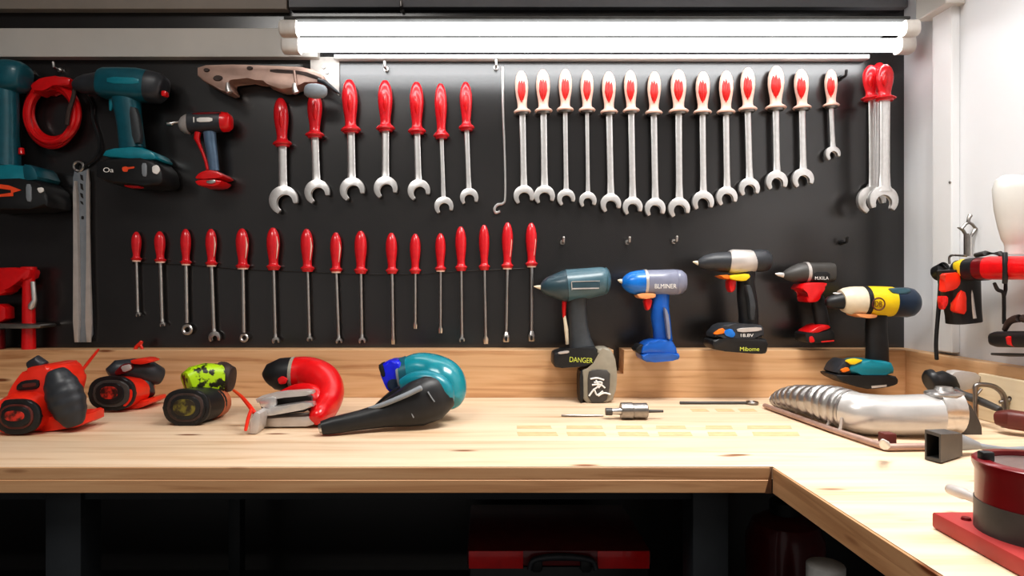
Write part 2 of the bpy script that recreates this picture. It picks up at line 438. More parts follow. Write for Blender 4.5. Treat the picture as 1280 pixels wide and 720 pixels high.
hook(1050, 98, 'dark hook just right of the shortest wrench', 'wirem')
hook(503, 13, 'small hook above the strip light', 'steeld')
hook(76, 88, 'chrome hook above the red cord coil')
hook(42, 92, 'steel hook just right of the cut-off teal drill', 'steeld')
b = BM(); sweep(b, smooth_path([(628, 84, 2.2), (628.5, 110, 1.9), (629, 140, 1.6), (631, 200, 1.5), (631.5, 245, 1.5), (629, 254, 1.5), (622, 256, 1.8), (618, 261, 1.8), (620, 266, 1.8), (625, 264, 1.6)], 5), YW-.005, n=8)
solo('hanging_rod', b, 'steelw', 'thin steel rod with curled bottom end hanging on the panel', 'rod', loc=at(628, 170, YW-.005))
b = BM(); sweep(b, [(166, 329, .7), (232, 331, .7), (302, 337, .7), (385, 340, .7), (451, 343, .7), (519, 343, .7), (577, 339, .7), (664, 335, .7)], YW-.003, n=6)
solo('wire_rail', b, 'wirem', 'thin dark wire running behind the row of red screwdrivers', 'wire', loc=at(415, 338, YW-.003))

# ------------------------------------------------------------------ wrenches
def jaw(bm, c, R, Y, t, tilt, s=1.0):
    """open-end wrench head seen flat; opening points down, turned by tilt"""
    n = 22; gap = math.radians(56); pts = []
    d = -PI/2+tilt                       # opening direction (y up)
    R *= 1.14; ri = R*.60; off = R*.20
    ix, iy = off*math.cos(d), off*math.sin(d)
    for k in range(n+1):
        a = d+gap*.9+(2*PI-2*gap*.9)*k/n
        w = 1.0
        pts.append((R*w*math.cos(a), R*w*math.sin(a)))
    for k in range(n+1):
        a = d-gap-(2*PI-2*gap)*k/n
        pts.append((ix+ri*math.cos(a), iy+ri*math.sin(a)))
    ring = [at(c[0]+px, c[1]-py, Y) for px, py in pts]
    ext(bm, ring, Vector((0, t, 0)), .0016, 2)
    return bm
def handle_pts(top, fl, hw, flange=1.35):
    (x0, y0), (x1, y1) = top, fl
    prof = [(0, .42), (.04, .62), (.12, .84), (.25, 1.0), (.40, 1.02), (.55, .93), (.68, .80), (.78, .72), (.86, .72), (.90, .80), (.94, 1.18), (.975, flange), (1, flange*.92)]
    return [(x0+(x1-x0)*s, y0+(y1-y0)*s, hw*r) for s, r in prof]
def wrench(i, top, fl, head, R, sw, hw, red, label, group, Y=None, tilt=.25, jawY=None):
    Y = Y or YW+.0012-.85*1.35*hw*1.9/F
    t = thing('wrench', label, 'wrench', at(fl[0], fl[1], YW-.003), group)
    b = BM(); sweep(b, handle_pts(top, fl, hw), Y, d=.85, n=20, cap=(1.5, 0))
    h = obj('handle', b, 'redwrench' if red else 'pale', t)
    if not red:
        x, y = (top[0]*.58+fl[0]*.42), (top[1]*.58+fl[1]*.42)
        b = BM(); L_ = (fl[1]-top[1])
        for dx, k in ((-hw*.32, .86), (0, 1), (hw*.34, .84)):
            sweep(b, [(x+dx, y-L_*.25*k, .6, .6), (x+dx, y-L_*.12*k, hw*.24, hw*.3), (x+dx*1.05, y+L_*.06, hw*.28, hw*.32), (x+dx*.8, y+L_*.2*k, hw*.2, hw*.25), (x+dx*.5, y+L_*.32*k, .5, .5)], Y-.85*hw*Y/F*.83, n=10)
        obj('grip_inlay', b, 'redin', h)
    else:
        b = BM(); x, y = (top[0]*.6+fl[0]*.4), (top[1]*.6+fl[1]*.4); L_ = fl[1]-top[1]
        sweep(b, [(x, y-L_*.2, .5, .5), (x, y-L_*.1, hw*.34, hw*.3), (x, y+L_*.12, hw*.34, hw*.3), (x, y+L_*.24, .5, .5)], Y-.85*hw*Y/F*.80, n=10)
        obj('grip_inlay', b, 'red', h)
    b = BM(); dx, dy = head[0]-fl[0], head[1]-fl[1]
    sweep(b, [(fl[0], fl[1]-.5, hw*1.05), (fl[0]+dx*.012, fl[1]+2.4, hw*.95)], Y, d=.85, n=20); obj('collar', b, 'steeld' if not red else 'redwrench', t)
    Ln = math.hypot(dx, dy); q = (Ln-R*.75)/Ln
    b = BM()
    pts = [(fl[0]+dx*s, fl[1]+dy*s, sw*k) for s, k in ((.015, 1), (.4, .97), (.8*q, 1.0), (.95*q, 1.15), (q*1.01, 1.6))]
    sweep(b, pts, Y, d=.42, n=16, pw=2.6); obj('shank', b, 'steelw', t)
    b = BM(); jaw(b, head, R, (jawY or Y)-.007, .014, tilt); obj('jaw', b, 'steelw', t)
    return t
ordn = ['first', 'second', 'third', 'fourth', 'fifth', 'sixth', 'seventh', 'eighth', 'ninth', 'tenth', 'eleventh', 'twelfth', 'thirteenth', 'fourteenth', 'fifteenth', 'sixteenth']
LW = [((350.6, 124), (353, 181), (354, 250), 16, 5.2, 9, .5), ((393.5, 116), (393.5, 170), (396, 240), 14, 4.8, 9, .45),
      ((436.4, 101), (438.7, 164), (440, 237), 13.8, 4.8, 9.6, .4), ((481.3, 102), (482, 162), (481.8, 235), 13.2, 4.5, 9, .3),
      ((520.6, 104), (521.2, 165.5), (523.4, 238), 12.5, 4, 8.6, .35), ((550.6, 106), (551.8, 171), (554.7, 257.5), 10.6, 2.6, 7.6, .2), ((582, 104), (583.2, 161), (586.4, 246.5), 10.2, 3, 7.6, .15)]
LWL = ['largest red-handled wrench, under the tan bracket, with the widest jaw', 'red-handled wrench whose handle top tucks under the grey knob',
       'red-handled wrench just right of the white lamp bracket', 'red-handled wrench under the empty chrome hook',
       'fifth red-handled wrench from the left in the upper left row', 'thin red-handled wrench hanging lowest of the upper left row',
       'slim red-handled wrench ending the upper left row, next to the thin rod']
for i, (tp, fl, hd, R, sw, hw, ti) in enumerate(LW):
    wrench(i, tp, fl, hd, R, sw, hw, True, LWL[i], 'red handled wrenches in the upper left row', tilt=ti)
RW = [((651.3, 90), (653, 141), (655, 244.5), 11.5, 3.9, 8.2), ((678.4, 88.5), (679.4, 140), (680.7, 244.5), 11.5, 4.1, 8.6), ((706.8, 88), (706.4, 138.5), (707.8, 247.5), 10, 2.9, 8.2),
      ((733.7, 89.5), (733.8, 139), (735, 250.6), 9.6, 2.4, 8), ((760.8, 91), (761.4, 141.4), (763.7, 254.8), 11.4, 4, 8.4), ((787.6, 89.5), (789, 139.8), (791, 258.6), 11, 4, 8),
      ((818, 91), (817.3, 142.4), (819.2, 260.5), 11.5, 4, 8.2), ((848, 88.5), (848.3, 140.5), (849.2, 260.5), 12, 4.1, 9.4), ((878.6, 91), (878.2, 141.7), (879.3, 252), 12, 3.9, 8.6),
      ((907.8, 90), (907.5, 141.5), (909, 246.3), 11.7, 3.9, 8.6), ((934.7, 86), (934.7, 138), (937.2, 235), 11.5, 4, 8.8), ((970, 84), (969.8, 136), (971.4, 226.8), 12, 4, 9.8),
      ((1001, 88), (1002.7, 136), (1004.3, 223.6), 12, 4, 8.6), ((1038.5, 88.5), (1039, 133), (1041.7, 192), 8.4, 3, 7.6)]
RWL = ['pale and red handled wrench at the left end of the long upper row', 'second wrench from the left in the long upper row', 'third wrench from the left in the long upper row, thin shank',
       'fourth wrench from the left in the long upper row, thinnest shank', 'fifth wrench from the left in the long upper row', 'sixth wrench from the left in the long upper row',
       'seventh wrench from the left in the long upper row', 'eighth wrench from the left in the long upper row, with a fat handle', 'sixth wrench from the right end of the long upper row',
       'fifth wrench from the right end of the long upper row', 'fourth wrench from the right end of the long upper row', 'third wrench from the right end of the long upper row, tallest handle',
       'pale and red handled wrench just left of the shortest wrench in the long row', 'shortest pale and red handled wrench at the right end of the long upper row']
for i, (tp, fl, hd, R, sw, hw) in enumerate(RW):
    wrench(i, tp, fl, hd, R, sw, hw, False, RWL[i], 'pale handled wrenches in the long upper row', tilt=random.uniform(.12, .38))
g = 'bunch of red handled wrenches by the white wall'
wrench(0, (1099, 80), (1098, 124), (1097, 238), 11, 4, 10, True, 'red-handled wrench at the back of the bunch of three by the white wall', g, Y=YW-.024)
wrench(1, (1088, 83), (1089.5, 124), (1090.5, 250), 15.5, 4, 9.5, True, 'red-handled wrench at the left of the bunch of three by the white wall', g, Y=YW-.064, tilt=.5)
wrench(2, (1106, 82), (1106, 124), (1105.5, 250), 16, 6.5, 10, True, 'red-handled wrench with the broadest shank, right of the bunch by the white wall', g, Y=YW-.104, tilt=-.1)

# ------------------------------------------------------------------ screwdrivers
SD = [((170.5, 291), (170.6, 325.5), (172.5, 396), 6, 1.9, 'fork', 2.6), ((199.5, 290.5), (200.5, 327), (203, 409), 6.6, 2.3, 'fork', 3), ((232, 287.5), (232.5, 330), (234, 419), 6.3, 2.6, 'ring', 7),
      ((263.7, 287.5), (264.4, 331.5), (268, 428.5), 6.8, 2.6, 'fork', 6.4), ((302.5, 287), (303.6, 335), (305, 428), 7.8, 2.6, 'ring', 5.6), ((341.2, 286), (342, 336), (344.5, 430), 8, 2.2, 'fork', 4),
      ((383.2, 287.5), (384.5, 338), (387, 427), 7.6, 2, 'fork', 3), ((419.8, 292), (420.2, 339.5), (423.7, 430), 7, 2.2, 'fork', 3.4), ((450.7, 290), (451, 340.5), (452.5, 430), 7.6, 2.2, 'fork', 3.8),
      ((489, 292.5), (490, 340.5), (491.5, 430.5), 7, 2.2, 'flat', 2.6), ((519, 293.7), (519, 340.5), (519.2, 411), 6.6, 1.9, 'flat', 2.5), ((550.5, 293), (550.7, 338), (550.6, 416.5), 6.4, 1.8, 'flat', 2.8),
      ((575.7, 284.5), (576.5, 337), (577.5, 428), 6.8, 2, 'fork', 3), ((605, 282.5), (605.5, 336), (607.5, 430), 6.4, 2, 'flat', 3.4), ((634.5, 279.5), (634.2, 335), (632.7, 427.5), 6.8, 2.3, 'box', 4.4), ((664, 280), (664.5, 332.5), (664.5, 426.5), 6.8, 2.3, 'box', 4.4)]
SDL = ['shortest red-handled screwdriver at the left end of the lower row', 'second screwdriver from the left in the lower row, short forked tip', 'red-handled driver with a round ring end, third from the left in the lower row',
       'red-handled driver with a wide forked end, fourth from the left in the lower row', 'fat red-handled driver with small ring end, fifth from left in the lower row', 'fattest red-handled screwdriver, sixth from the left in the lower row',
       'seventh screwdriver from the left in the lower row', 'eighth screwdriver from the left in the lower row', 'ninth screwdriver from the left in the lower row', 'seventh screwdriver from the right end of the lower row',
       'screwdriver with the shorter shaft, sixth from the right end of the lower row', 'fifth screwdriver from the right end of the lower row, slim shaft short of the board', 'fourth screwdriver from the right end of the lower row',
       'third screwdriver from the right end of the lower row', 'pale-edged red screwdriver with socket end, second from the right in the lower row', 'red screwdriver with socket end at the right end, beside the slate teal drill']
for i, (tp, fl, tip, hw, sw, kind, w) in enumerate(SD):
    Y = YW+.0012-.9*max(hw*1.18, 1)*1.9/F
    t = thing('screwdriver', SDL[i], 'screwdriver', at(fl[0], fl[1], YW-.004), 'red handled screwdrivers in the lower row')
    b = BM(); hp = handle_pts(tp, fl, hw, 1.0); sweep(b, hp, Y, d=.9, n=18, cap=(1.5, 0)); h = obj('handle', b, 'redwrench', t)
    b = BM(); x, y = tp[0]*.55+fl[0]*.45, tp[1]*.55+fl[1]*.45; L_ = fl[1]-tp[1]
    sweep(b, [(x+hw*.55, y-L_*.26, .4, .4), (x+hw*.72, y-L_*.05, hw*.14, hw*.2), (x+hw*.5, y+L_*.3, .4, .4)], Y-.5*hw*Y/F, n=8)
    if i in (3, 4, 5, 6, 7, 14, 15): obj('grip_stripe', b, 'pale', h)
    else: b.free()
    b = BM(); sweep(b, [(fl[0], fl[1]-1, hw*.92), (fl[0], fl[1]+1.8, hw*.8)], Y, d=.9, n=18); obj('collar', b, 'pale' if i in (0, 1, 2, 3, 4, 14, 15, 11, 7) else 'redwrench', t)
    dx, dy = tip[0]-fl[0], tip[1]-fl[1]; end = 1-(w*2.2)/dy
    b = BM(); sweep(b, [(fl[0]+dx*s, fl[1]+dy*s, sw) for s in (.015, .5, end)], Y, n=10); obj('shaft', b, 'steel', t)
    b = BM(); ex, ey = fl[0]+dx*end, fl[1]+dy*end
    if kind == 'fork':
        jaw(b, ((ex+tip[0])/2, (ey+tip[1])/2+.4), w*1.05, Y-.005, .010, .12)
        sweep(b, [(ex, ey-4, sw), (ex, ey-.5, sw*1.3)], Y, n=10)
    elif kind == 'ring':
        ps = [(tip[0]+w*.72*math.cos(a), tip[1]-w+w*.72*math.sin(a), w*.3) for a in [2*PI*k/18 for k in range(18)]]
        sweep(b, ps, Y, n=8, closed=True)
    elif kind == 'box':
        sweep(b, [(ex, ey-3, sw), (ex, ey, w*.8), (ex, ey+2, w), (tip[0], tip[1]-1.5, w), (tip[0], tip[1], w*.8)], Y, n=12, pw=3)
        b2 = BM(); slab(b2, rect(tip[0]-w*.35, tip[1]-w*1.5, tip[0]+w*.35, tip[1]-1), Y-.0118, .001, 0, 1); obj('tip_slot', b2, 'dark', t)
    else:
        sweep(b, [(ex, ey-2, sw, sw), (ex, ey+1, w, sw*.9), (tip[0], tip[1], w*.8, .5)], Y, n=10, pw=3)
    obj('tip', b, 'steel', t)

# ------------------------------------------------------------------ drills on the panel
def peg(x, y, Y, label):
    """steel peg that carries a tool off the panel"""
    o = at(x, y, Y); o.y = YW-.0005
    b = BM(); sweep3(b, [(o, .011, .011), (o-Vector((0, .004, 0)), .011, .011), (o-Vector((0, .0045, 0)), .005, .005), (Vector((o.x, Y, o.z)), .005, .005)], n=12, ref=(0, 0, 1), straight=True)
    solo('support_peg', b, 'steeld', label, 'peg', 'pegs carrying tools off the panel', loc=o)
def P(parent, name, m, pts, Y, d=1.0, **k):
    return obj(name, sweep(BM(), pts, Y, d=d, **k), m, parent)
def SL(parent, name, m, pts, Yf, t, bev=.003, r=1):
    return obj(name, slab(BM(), pts, Yf, t, bev, r), m, parent)

def slate_drill():
    z = zm(4, 660, 325); Y = 1.81; k = Y/F/4
    t = thing('cordless_drill', 'slate teal cordless drill with dark grip hanging left of the blue drill', 'drill', at(720, 345, YW), 'cordless drills on the right of the panel')
    P(t, 'nose_cone', 'slated', z((66, 136, 20), (78, 136, 34), (100, 132, 48), (140, 131, 64), (178, 130, 79), (192, 129, 80)), Y, straight=False, n=24, cap=(1, 0))
    P(t, 'motor_housing', 'slate', z((192, 128, 82), (215, 126, 81), (300, 116, 77), (360, 106, 72), (378, 104, 69), (384, 104, 64), (390, 104, 68), (400, 104, 58), (406, 104, 42)), Y, n=24, cap=(0, 1.5))
    P(t, 'drill_bit', 'cream', z((30, 132, 2), (46, 134, 8), (68, 137, 13)), Y, n=12, cap=(.5, 0))
    h = SL(t, 'label_plate', 'slated', z((215, 108), (362, 104), (360, 148), (218, 152)), Y-82*k*1.02, .012, .001, 1)
    SL(t, 'label_line', 'silverp', z((218, 106), (360, 103), (360, 106), (219, 110)), Y-82*k*1.02-.0012, .002, 0, 0)
    SL(t, 'label_line', 'silverp', z((216, 108), (220, 108), (222, 150), (218, 150)), Y-82*k*1.02-.0012, .002, 0, 0)
    SL(t, 'label_line', 'silverp', z((222, 140), (355, 138), (355, 144), (222, 147)), Y-82*k*1.02-.0012, .002, 0, 0)
    P(t, 'grip', 'handg', z((248, 185, 50), (246, 260, 46), (252, 340, 47), (262, 400, 54), (268, 440, 66)), Y, d=.8, n=18, pw=2.5)
    P(t, 'trigger', 'red', z((182, 205, 12), (181, 240, 11), (180, 285, 8)), Y, d=1, n=10, cap=(1, 1))
    P(t, 'trigger_guard', 'cream', z((182, 280, 8), (192, 350, 11), (197, 420, 9)), Y, n=10, cap=(.5, 1))
    SL(t, 'battery', 'dark', z((128, 470), (150, 458), (200, 446), (335, 430), (348, 460), (345, 515), (280, 533), (140, 542), (126, 520)), Y-.038, .076, .006)
    SL(t, 'battery_latch', 'silverp', z((150, 460), (206, 452), (206, 466), (152, 472)), Y-.04, .004, .001)
    text('DANGER', *z((266, 500))[0], Y-.0385, 29, 6.4, 'inky', t, rot=.06)
    peg(725, 350, Y, 'peg behind the slate teal drill')
slate_drill()
def blue_drill():
    z = zm(5.143, 765, 325); Y = 1.81; k = Y/F/5.143
    t = thing('cordless_drill', 'blue cordless drill with lavender grey motor housing', 'drill', at(817, 345, YW), 'cordless drills on the right of the panel')
    P(t, 'nose_cone', 'bluel', z((68, 150, 28), (78, 149, 42), (95, 148, 56), (120, 146, 70), (160, 146, 79), (203, 145, 82)), Y, n=24, cap=(1, 0))
    P(t, 'collar', 'silverp', z((203, 145, 85), (220, 145, 85)), Y, n=24)
    P(t, 'motor_housing', 'lav', z((220, 144, 80), (300, 145, 83), (400, 142, 83), (405, 142, 79), (412, 142, 82), (445, 141, 76), (464, 141, 60)), Y, n=24, pw=2.3, cap=(0, 2.5))
    P(t, 'drill_bit', 'cream', z((38, 129, 4), (52, 133, 12), (74, 140, 18)), Y, n=12, cap=(.5, 0))
    SL(t, 'trim_band', 'peach', z((160, 222), (205, 212), (285, 215), (280, 245), (205, 252), (178, 245)), Y-.028, .05, .003)
    SL(t, 'trigger', 'red', z((208, 250), (265, 250), (250, 315), (225, 328)), Y-.016, .03, .004)
    P(t, 'grip', 'blue', z((312, 215, 56), (308, 300, 56), (311, 370, 61), (322, 450, 58), (328, 520, 60)), Y, d=.8, n=18, pw=2.4)
    SL(t, 'grip_panel', 'lav', z((335, 300), (362, 330), (376, 450), (380, 510), (360, 510), (350, 400)), Y-.0415, .02, .003)
    SL(t, 'foot', 'blue', z((195, 560), (230, 530), (285, 512), (388, 512), (420, 580), (425, 612), (190, 612)), Y-.036, .072, .006)
    SL(t, 'battery', 'blue', z((188, 602), (430, 598), (441, 622), (430, 645), (235, 662), (196, 642)), Y-.040, .08, .006)
    SL(t, 'battery_catch', 'dark', z((148, 578), (182, 542), (215, 548), (212, 600), (172, 604)), Y-.03, .06, .005)
    text('BLMINER', *z((345, 168))[0], Y-84*k, 27, 5.5, 'ink', t)
    peg(822, 352, Y, 'peg behind the blue drill')
blue_drill()
def silver_drill():
    z = zm(4.8, 860, 300); Y = 1.81; k = Y/F/4.8
    t = thing('cordless_drill', 'silver and black cordless drill with yellow underside, hanging highest at right', 'drill', at(915, 325, YW), 'cordless drills on the right of the panel')
    P(t, 'nose_cone', 'darkg', z((62, 141, 20), (75, 139, 30), (100, 135, 42), (150, 131, 54), (210, 132, 61), (262, 133, 63)), Y, n=24, cap=(1, 0))
    P(t, 'gear_case', 'silverp', z((240, 128, 64), (262, 130, 74), (330, 133, 75), (375, 131, 72), (392, 130, 66)), Y, n=24)
    P(t, 'motor_housing', 'darkg', z((385, 126, 66), (440, 124, 68), (475, 124, 62), (488, 124, 48)), Y, n=24, cap=(0, 1.5))
    P(t, 'drill_bit', 'cream', z((30, 131, 3), (45, 134, 10), (68, 140, 16)), Y, n=12, cap=(.5, 0))
    SL(t, 'yellow_trim', 'yellow', z((250, 212), (365, 200), (378, 222), (345, 250), (255, 236)), Y-.03, .055, .003)
    SL(t, 'orange_trim', 'orange', z((188, 212), (250, 208), (258, 238), (222, 230)), Y-.026, .05, .003)
    SL(t, 'trigger', 'red', z((244, 236), (292, 236), (288, 295), (266, 318), (250, 298)), Y-.016, .032, .004)
    P(t, 'grip', 'dark', z((345, 185, 56), (345, 260, 50), (353, 350, 57), (362, 430, 56), (364, 505, 56)), Y, d=.85, n=18, pw=2.4)
    SL(t, 'grip_panel', 'handg', z((345, 270), (380, 270), (405, 380), (405, 480), (375, 480), (372, 360)), Y-.045, .02, .003)
    SL(t, 'battery', 'darkg', z((160, 562), (205, 520), (240, 502), (440, 505), (462, 540), (456, 590), (160, 592)), Y-.040, .078, .006)
    SL(t, 'orange_panel', 'orange', z((156, 560), (205, 525), (228, 545), (216, 562), (162, 568)), Y-.0425, .01, .001)
    SL(t, 'blue_panel', 'bluel', z((214, 545), (262, 530), (288, 566), (270, 588), (226, 574)), Y-.043, .01, .001)
    SL(t, 'silver_panel', 'silverp', z((292, 530), (440, 522), (446, 545), (300, 556)), Y-.043, .01, .001)
    text('18.8V', *z((355, 572))[0], Y-.0405, 16, 4, 'ink', t)
    SL(t, 'battery_base', 'dark', z((150, 600), (200, 592), (470, 592), (482, 612), (478, 680), (440, 686), (165, 664), (146, 630)), Y-.044, .082, .006)
    text('Mibome', *z((370, 654))[0], Y-.0445, 24, 5, 'inky', t)
    P(t, 'screw', 'steel', z((374, 178, 12), (374.5, 178, 12)), Y, n=10) if False else None
    peg(930, 328, Y, 'peg behind the silver and black drill')
silver_drill()
def red_drill():
    z = zm(5.76, 960, 315); Y = 1.85; k = Y/F/5.76
    t = thing('cordless_drill', 'small black cordless drill with red trigger yoke and red battery top', 'drill', at(1015, 340, YW), 'cordless drills on the right of the panel')
    P(t, 'nose_cone', 'gdark', z((108, 171, 18), (118, 169, 28), (140, 165, 42), (180, 160, 59), (230, 152, 72), (270, 148, 74)), Y, n=24, cap=(1, 0))
    P(t, 'collar', 'silverp', z((262, 148, 76), (284, 148, 76)), Y, n=24)
    P(t, 'motor_housing', 'gdark', z((284, 147, 70), (320, 147, 70), (440, 147, 70), (460, 147, 66)), Y, n=24, pw=3.4, cap=(0, 1))
    P(t, 'drill_bit', 'steelw', z((56, 157, 6), (75, 161, 15), (110, 166, 20), (132, 178, 18)), Y, n=12, cap=(1, 0))
    SL(t, 'label_plate', 'dark', z((328, 142), (448, 142), (448, 206), (328, 206)), Y-72*k, .008, .001)
    text('M.KILA', *z((388, 188))[0], Y-72*k-.0006, 17, 4, 'ink', t)
    SL(t, 'trigger_yoke', 'red', z((230, 268), (262, 220), (432, 220), (424, 246), (396, 262), (385, 330), (360, 360), (290, 366), (280, 330), (302, 316), (288, 276)), Y-.034, .064, .005)
    P(t, 'grip', 'dark', z((352, 320, 46), (375, 430, 50), (395, 545, 50)), Y, d=.8, n=18, pw=2.4)
    SL(t, 'battery_top', 'red', z((292, 578), (388, 524), (440, 524), (458, 550), (335, 588)), Y-.038, .074, .004)
    SL(t, 'battery', 'dark', z((268, 578), (330, 584), (456, 552), (482, 580), (486, 640), (330, 660), (274, 652)), Y-.036, .07, .005)
    SL(t, 'red_badge', 'red', z((296, 612), (324, 604), (342, 648), (302, 655)), Y-.038, .006, .001)
    SL(t, 'red_line', 'redin', z((384, 642), (476, 634), (476, 644), (386, 652)), Y-.0372, .003, 0, 0)
    peg(1022, 340, Y, 'peg behind the small black drill with red yoke')
red_drill()
def yellow_drill():
    z = zm(4.8, 1020, 345); Y = 1.785; k = Y/F/4.8
    t = thing('cordless_drill', 'large cordless drill with cream nose, yellow body and navy back, by the white wall', 'drill', at(1095, 375, YW), 'cordless drills on the right of the panel')
    P(t, 'chuck', 'dark', z((62, 160, 22), (78, 158, 36), (110, 155, 44), (158, 148, 52)), Y, n=20, cap=(1, 0))
    P(t, 'drill_bit', 'steelw', z((103, 103, 3), (120, 106, 9), (160, 112, 11)), Y-.004, n=10, cap=(.5, 0))
    P(t, 'nose_cone', 'cream', z((150, 146, 62), (165, 144, 72), (200, 146, 82), (235, 149, 87), (276, 150, 88)), Y, n=24)
    P(t, 'ring', 'dark', z((274, 150, 90), (300, 150, 91)), Y, n=24)
    P(t, 'gear_case', 'yellow', z((298, 150, 90), (380, 152, 91), (448, 154, 90)), Y, n=24)
    P(t, 'motor_housing', 'navy', z((446, 155, 89), (540, 158, 91), (572, 158, 84), (592, 158, 68)), Y, n=24, cap=(0, 2.5))
    SL(t, 'blue_shoulder', 'slate', z((446, 72), (560, 74), (575, 90), (560, 104), (470, 108), (455, 100)), Y-.0345, .03, .004)
    SL(t, 'lower_lip', 'peach', z((242, 226), (372, 232), (366, 250), (320, 256), (250, 240)), Y-.03, .055, .003)
    yb = Y-91*k-.002
    b = BM(); c = z((376, 168))[0]
    sweep(b, [(c[0]+7.6*math.cos(a), c[1]+7.6*math.sin(a), .9) for a in [2*PI*i/24 for i in range(24)]], yb+.003, n=6, closed=True); obj('badge_ring', b, 'rust', t)
    text('DB', c[0], c[1], yb, 9, 7, 'rust', t)
    P(t, 'grip', 'dark', z((362, 235, 58), (362, 330, 60), (366, 430, 62), (366, 515, 64)), Y, d=.72, n=18, pw=2.6)
    SL(t, 'battery_front', 'darkg', z((118, 592), (146, 532), (190, 500), (236, 520), (226, 594)), Y-.038, .074, .006)
    SL(t, 'battery', 'teal', z((212, 528), (300, 504), (456, 514), (476, 556), (470, 594), (226, 594), (198, 562)), Y-.042, .082, .008)
    SL(t, 'yellow_panel', 'yellow', z((176, 508), (232, 494), (292, 506), (220, 538)), Y-.045, .01, .002)
    SL(t, 'orange_panel', 'orange', z((150, 562), (194, 546), (208, 568), (162, 582)), Y-.045, .01, .002)
    SL(t, 'battery_base', 'dark', z((118, 592), (230, 598), (480, 598), (499, 625), (490, 655), (420, 668), (330, 682), (230, 662), (128, 616)), Y-.048, .088, .007)
    SL(t, 'silver_label', 'silverp', z((332, 660), (424, 652), (424, 664), (335, 674)), Y-.0485, .003, 0, 0)
    peg(1100, 380, Y, 'peg behind the yellow and navy drill')
yellow_drill()

# grey tape case standing on the worktop against the upstand
def tape():
    z = zm(4, 660, 325); Yf = 1.772
    t = thing('tape_case', 'grey beige tape measure case with white scrawl standing against the upstand', 'tape measure', Vector((at(747, 0, 1.8).x, 1.80, ZB)))
    by = (bench_y(Yf)-325)*4
    SL(t, 'case', 'greytape', z((345, 448), (362, 440), (410, 440), (434, 480), (446, 560), (442, 640), (424, by), (262, by), (260, 560), (282, 548), (345, 520)), Yf, .07, .006)
    SL(t, 'side_grip', 'dark', z((258, 556), (276, 552), (278, by-1), (260, by-1)), Yf-.004, .06, .002)
    SL(t, 'front_panel', 'gdark', z((300, 562), (330, 548), (412, 552), (408, 640), (392, by-2), (300, by-2)), Yf-.004, .01, .002)
    b = BM()
    for p in (((312, 595), (345, 590), (380, 600)), ((340, 600), (350, 630), (325, 650)), ((320, 625), (360, 622), (385, 640)), ((305, 680), (330, 650), (345, 675), (375, 655)), ((350, 680), (380, 665), (412, 672)), ((330, 612), (370, 612), (352, 640))):
        q = z(*p); sweep(b, smooth_path([(x, y, 1.2) for x, y in q], 4), Yf-.005, n=6)
    obj('white_scrawl', b, 'ink', t)
tape()

# ------------------------------------------------------------------ drills at the left of the panel
def teal_drill():
    z = zm(3.69, 0, 75); Y = 1.865; k = Y/F/3.69
    t = thing('cordless_drill', 'teal cordless drill with black battery hanging right of the red cord coil', 'drill', at(155, 100, YW), 'teal drills at the left of the panel')
    P(t, 'chuck', 'darkg', z((345, 118, 22), (365, 115, 36), (400, 112, 46), (440, 110, 50), (476, 108, 56)), Y, n=22, cap=(2, 0))
    P(t, 'motor_housing', 'dteal', z((470, 108, 62), (490, 110, 70), (560, 113, 73), (640, 118, 75), (690, 124, 72)), Y, n=24, pw=2.8)
    SL(t, 'side_panel', 'teal', z((490, 75), (640, 80), (640, 112), (490, 108)), Y-75*k-.001, .01, .003)
    P(t, 'end_cap', 'darkg', z((690, 124, 72), (735, 130, 68), (755, 135, 54)), Y, n=24, pw=2.6, cap=(0, 3))
    SL(t, 'red_button', 'red', z((742, 140), (765, 140), (765, 165), (742, 165)), Y-.03, .02, .002)
    P(t, 'trigger', 'teal', z((520, 165, 16), (516, 200, 13), (510, 232, 6)), Y, n=10, cap=(0, 1))
    P(t, 'grip', 'dteal', z((582, 170, 62), (592, 250, 56), (602, 320, 54), (612, 410, 56)), Y, d=.8, n=18, pw=2.5)
    SL(t, 'grip_panel', 'handg', z((590, 210), (630, 220), (652, 380), (610, 385)), Y-.047, .02, .004)
    SL(t, 'foot', 'teal', z((465, 448), (490, 408), (640, 398), (700, 420), (724, 455), (690, 462)), Y-.05, .10, .006)
    SL(t, 'battery', 'dark', z((438, 452), (700, 452), (742, 500), (752, 560), (720, 582), (442, 562)), Y-.055, .11, .008)
    text('Oa', *z((500, 507))[0], Y-.0555, 13, 6, 'ink', t)
    b = BM(); slab(b, z((562, 495), (580, 490), (590, 495), (620, 490), (618, 500), (590, 503), (588, 515), (566, 515)), Y-.0565, .002, 0, 1); obj('orange_mark', b, 'inkr', t)
    SL(t, 'grey_tab', 'grey', z((652, 475), (676, 475), (676, 538), (654, 535)), Y-.058, .005, .001)
    SL(t, 'white_badge', 'ink', z((700, 490), (725, 482), (738, 505), (725, 528), (702, 520)), Y-.058, .005, .001)
    SL(t, 'red_strip', 'red', z((570, 572), (640, 575), (640, 588), (575, 586)), Y-.03, .03, .001)
teal_drill()
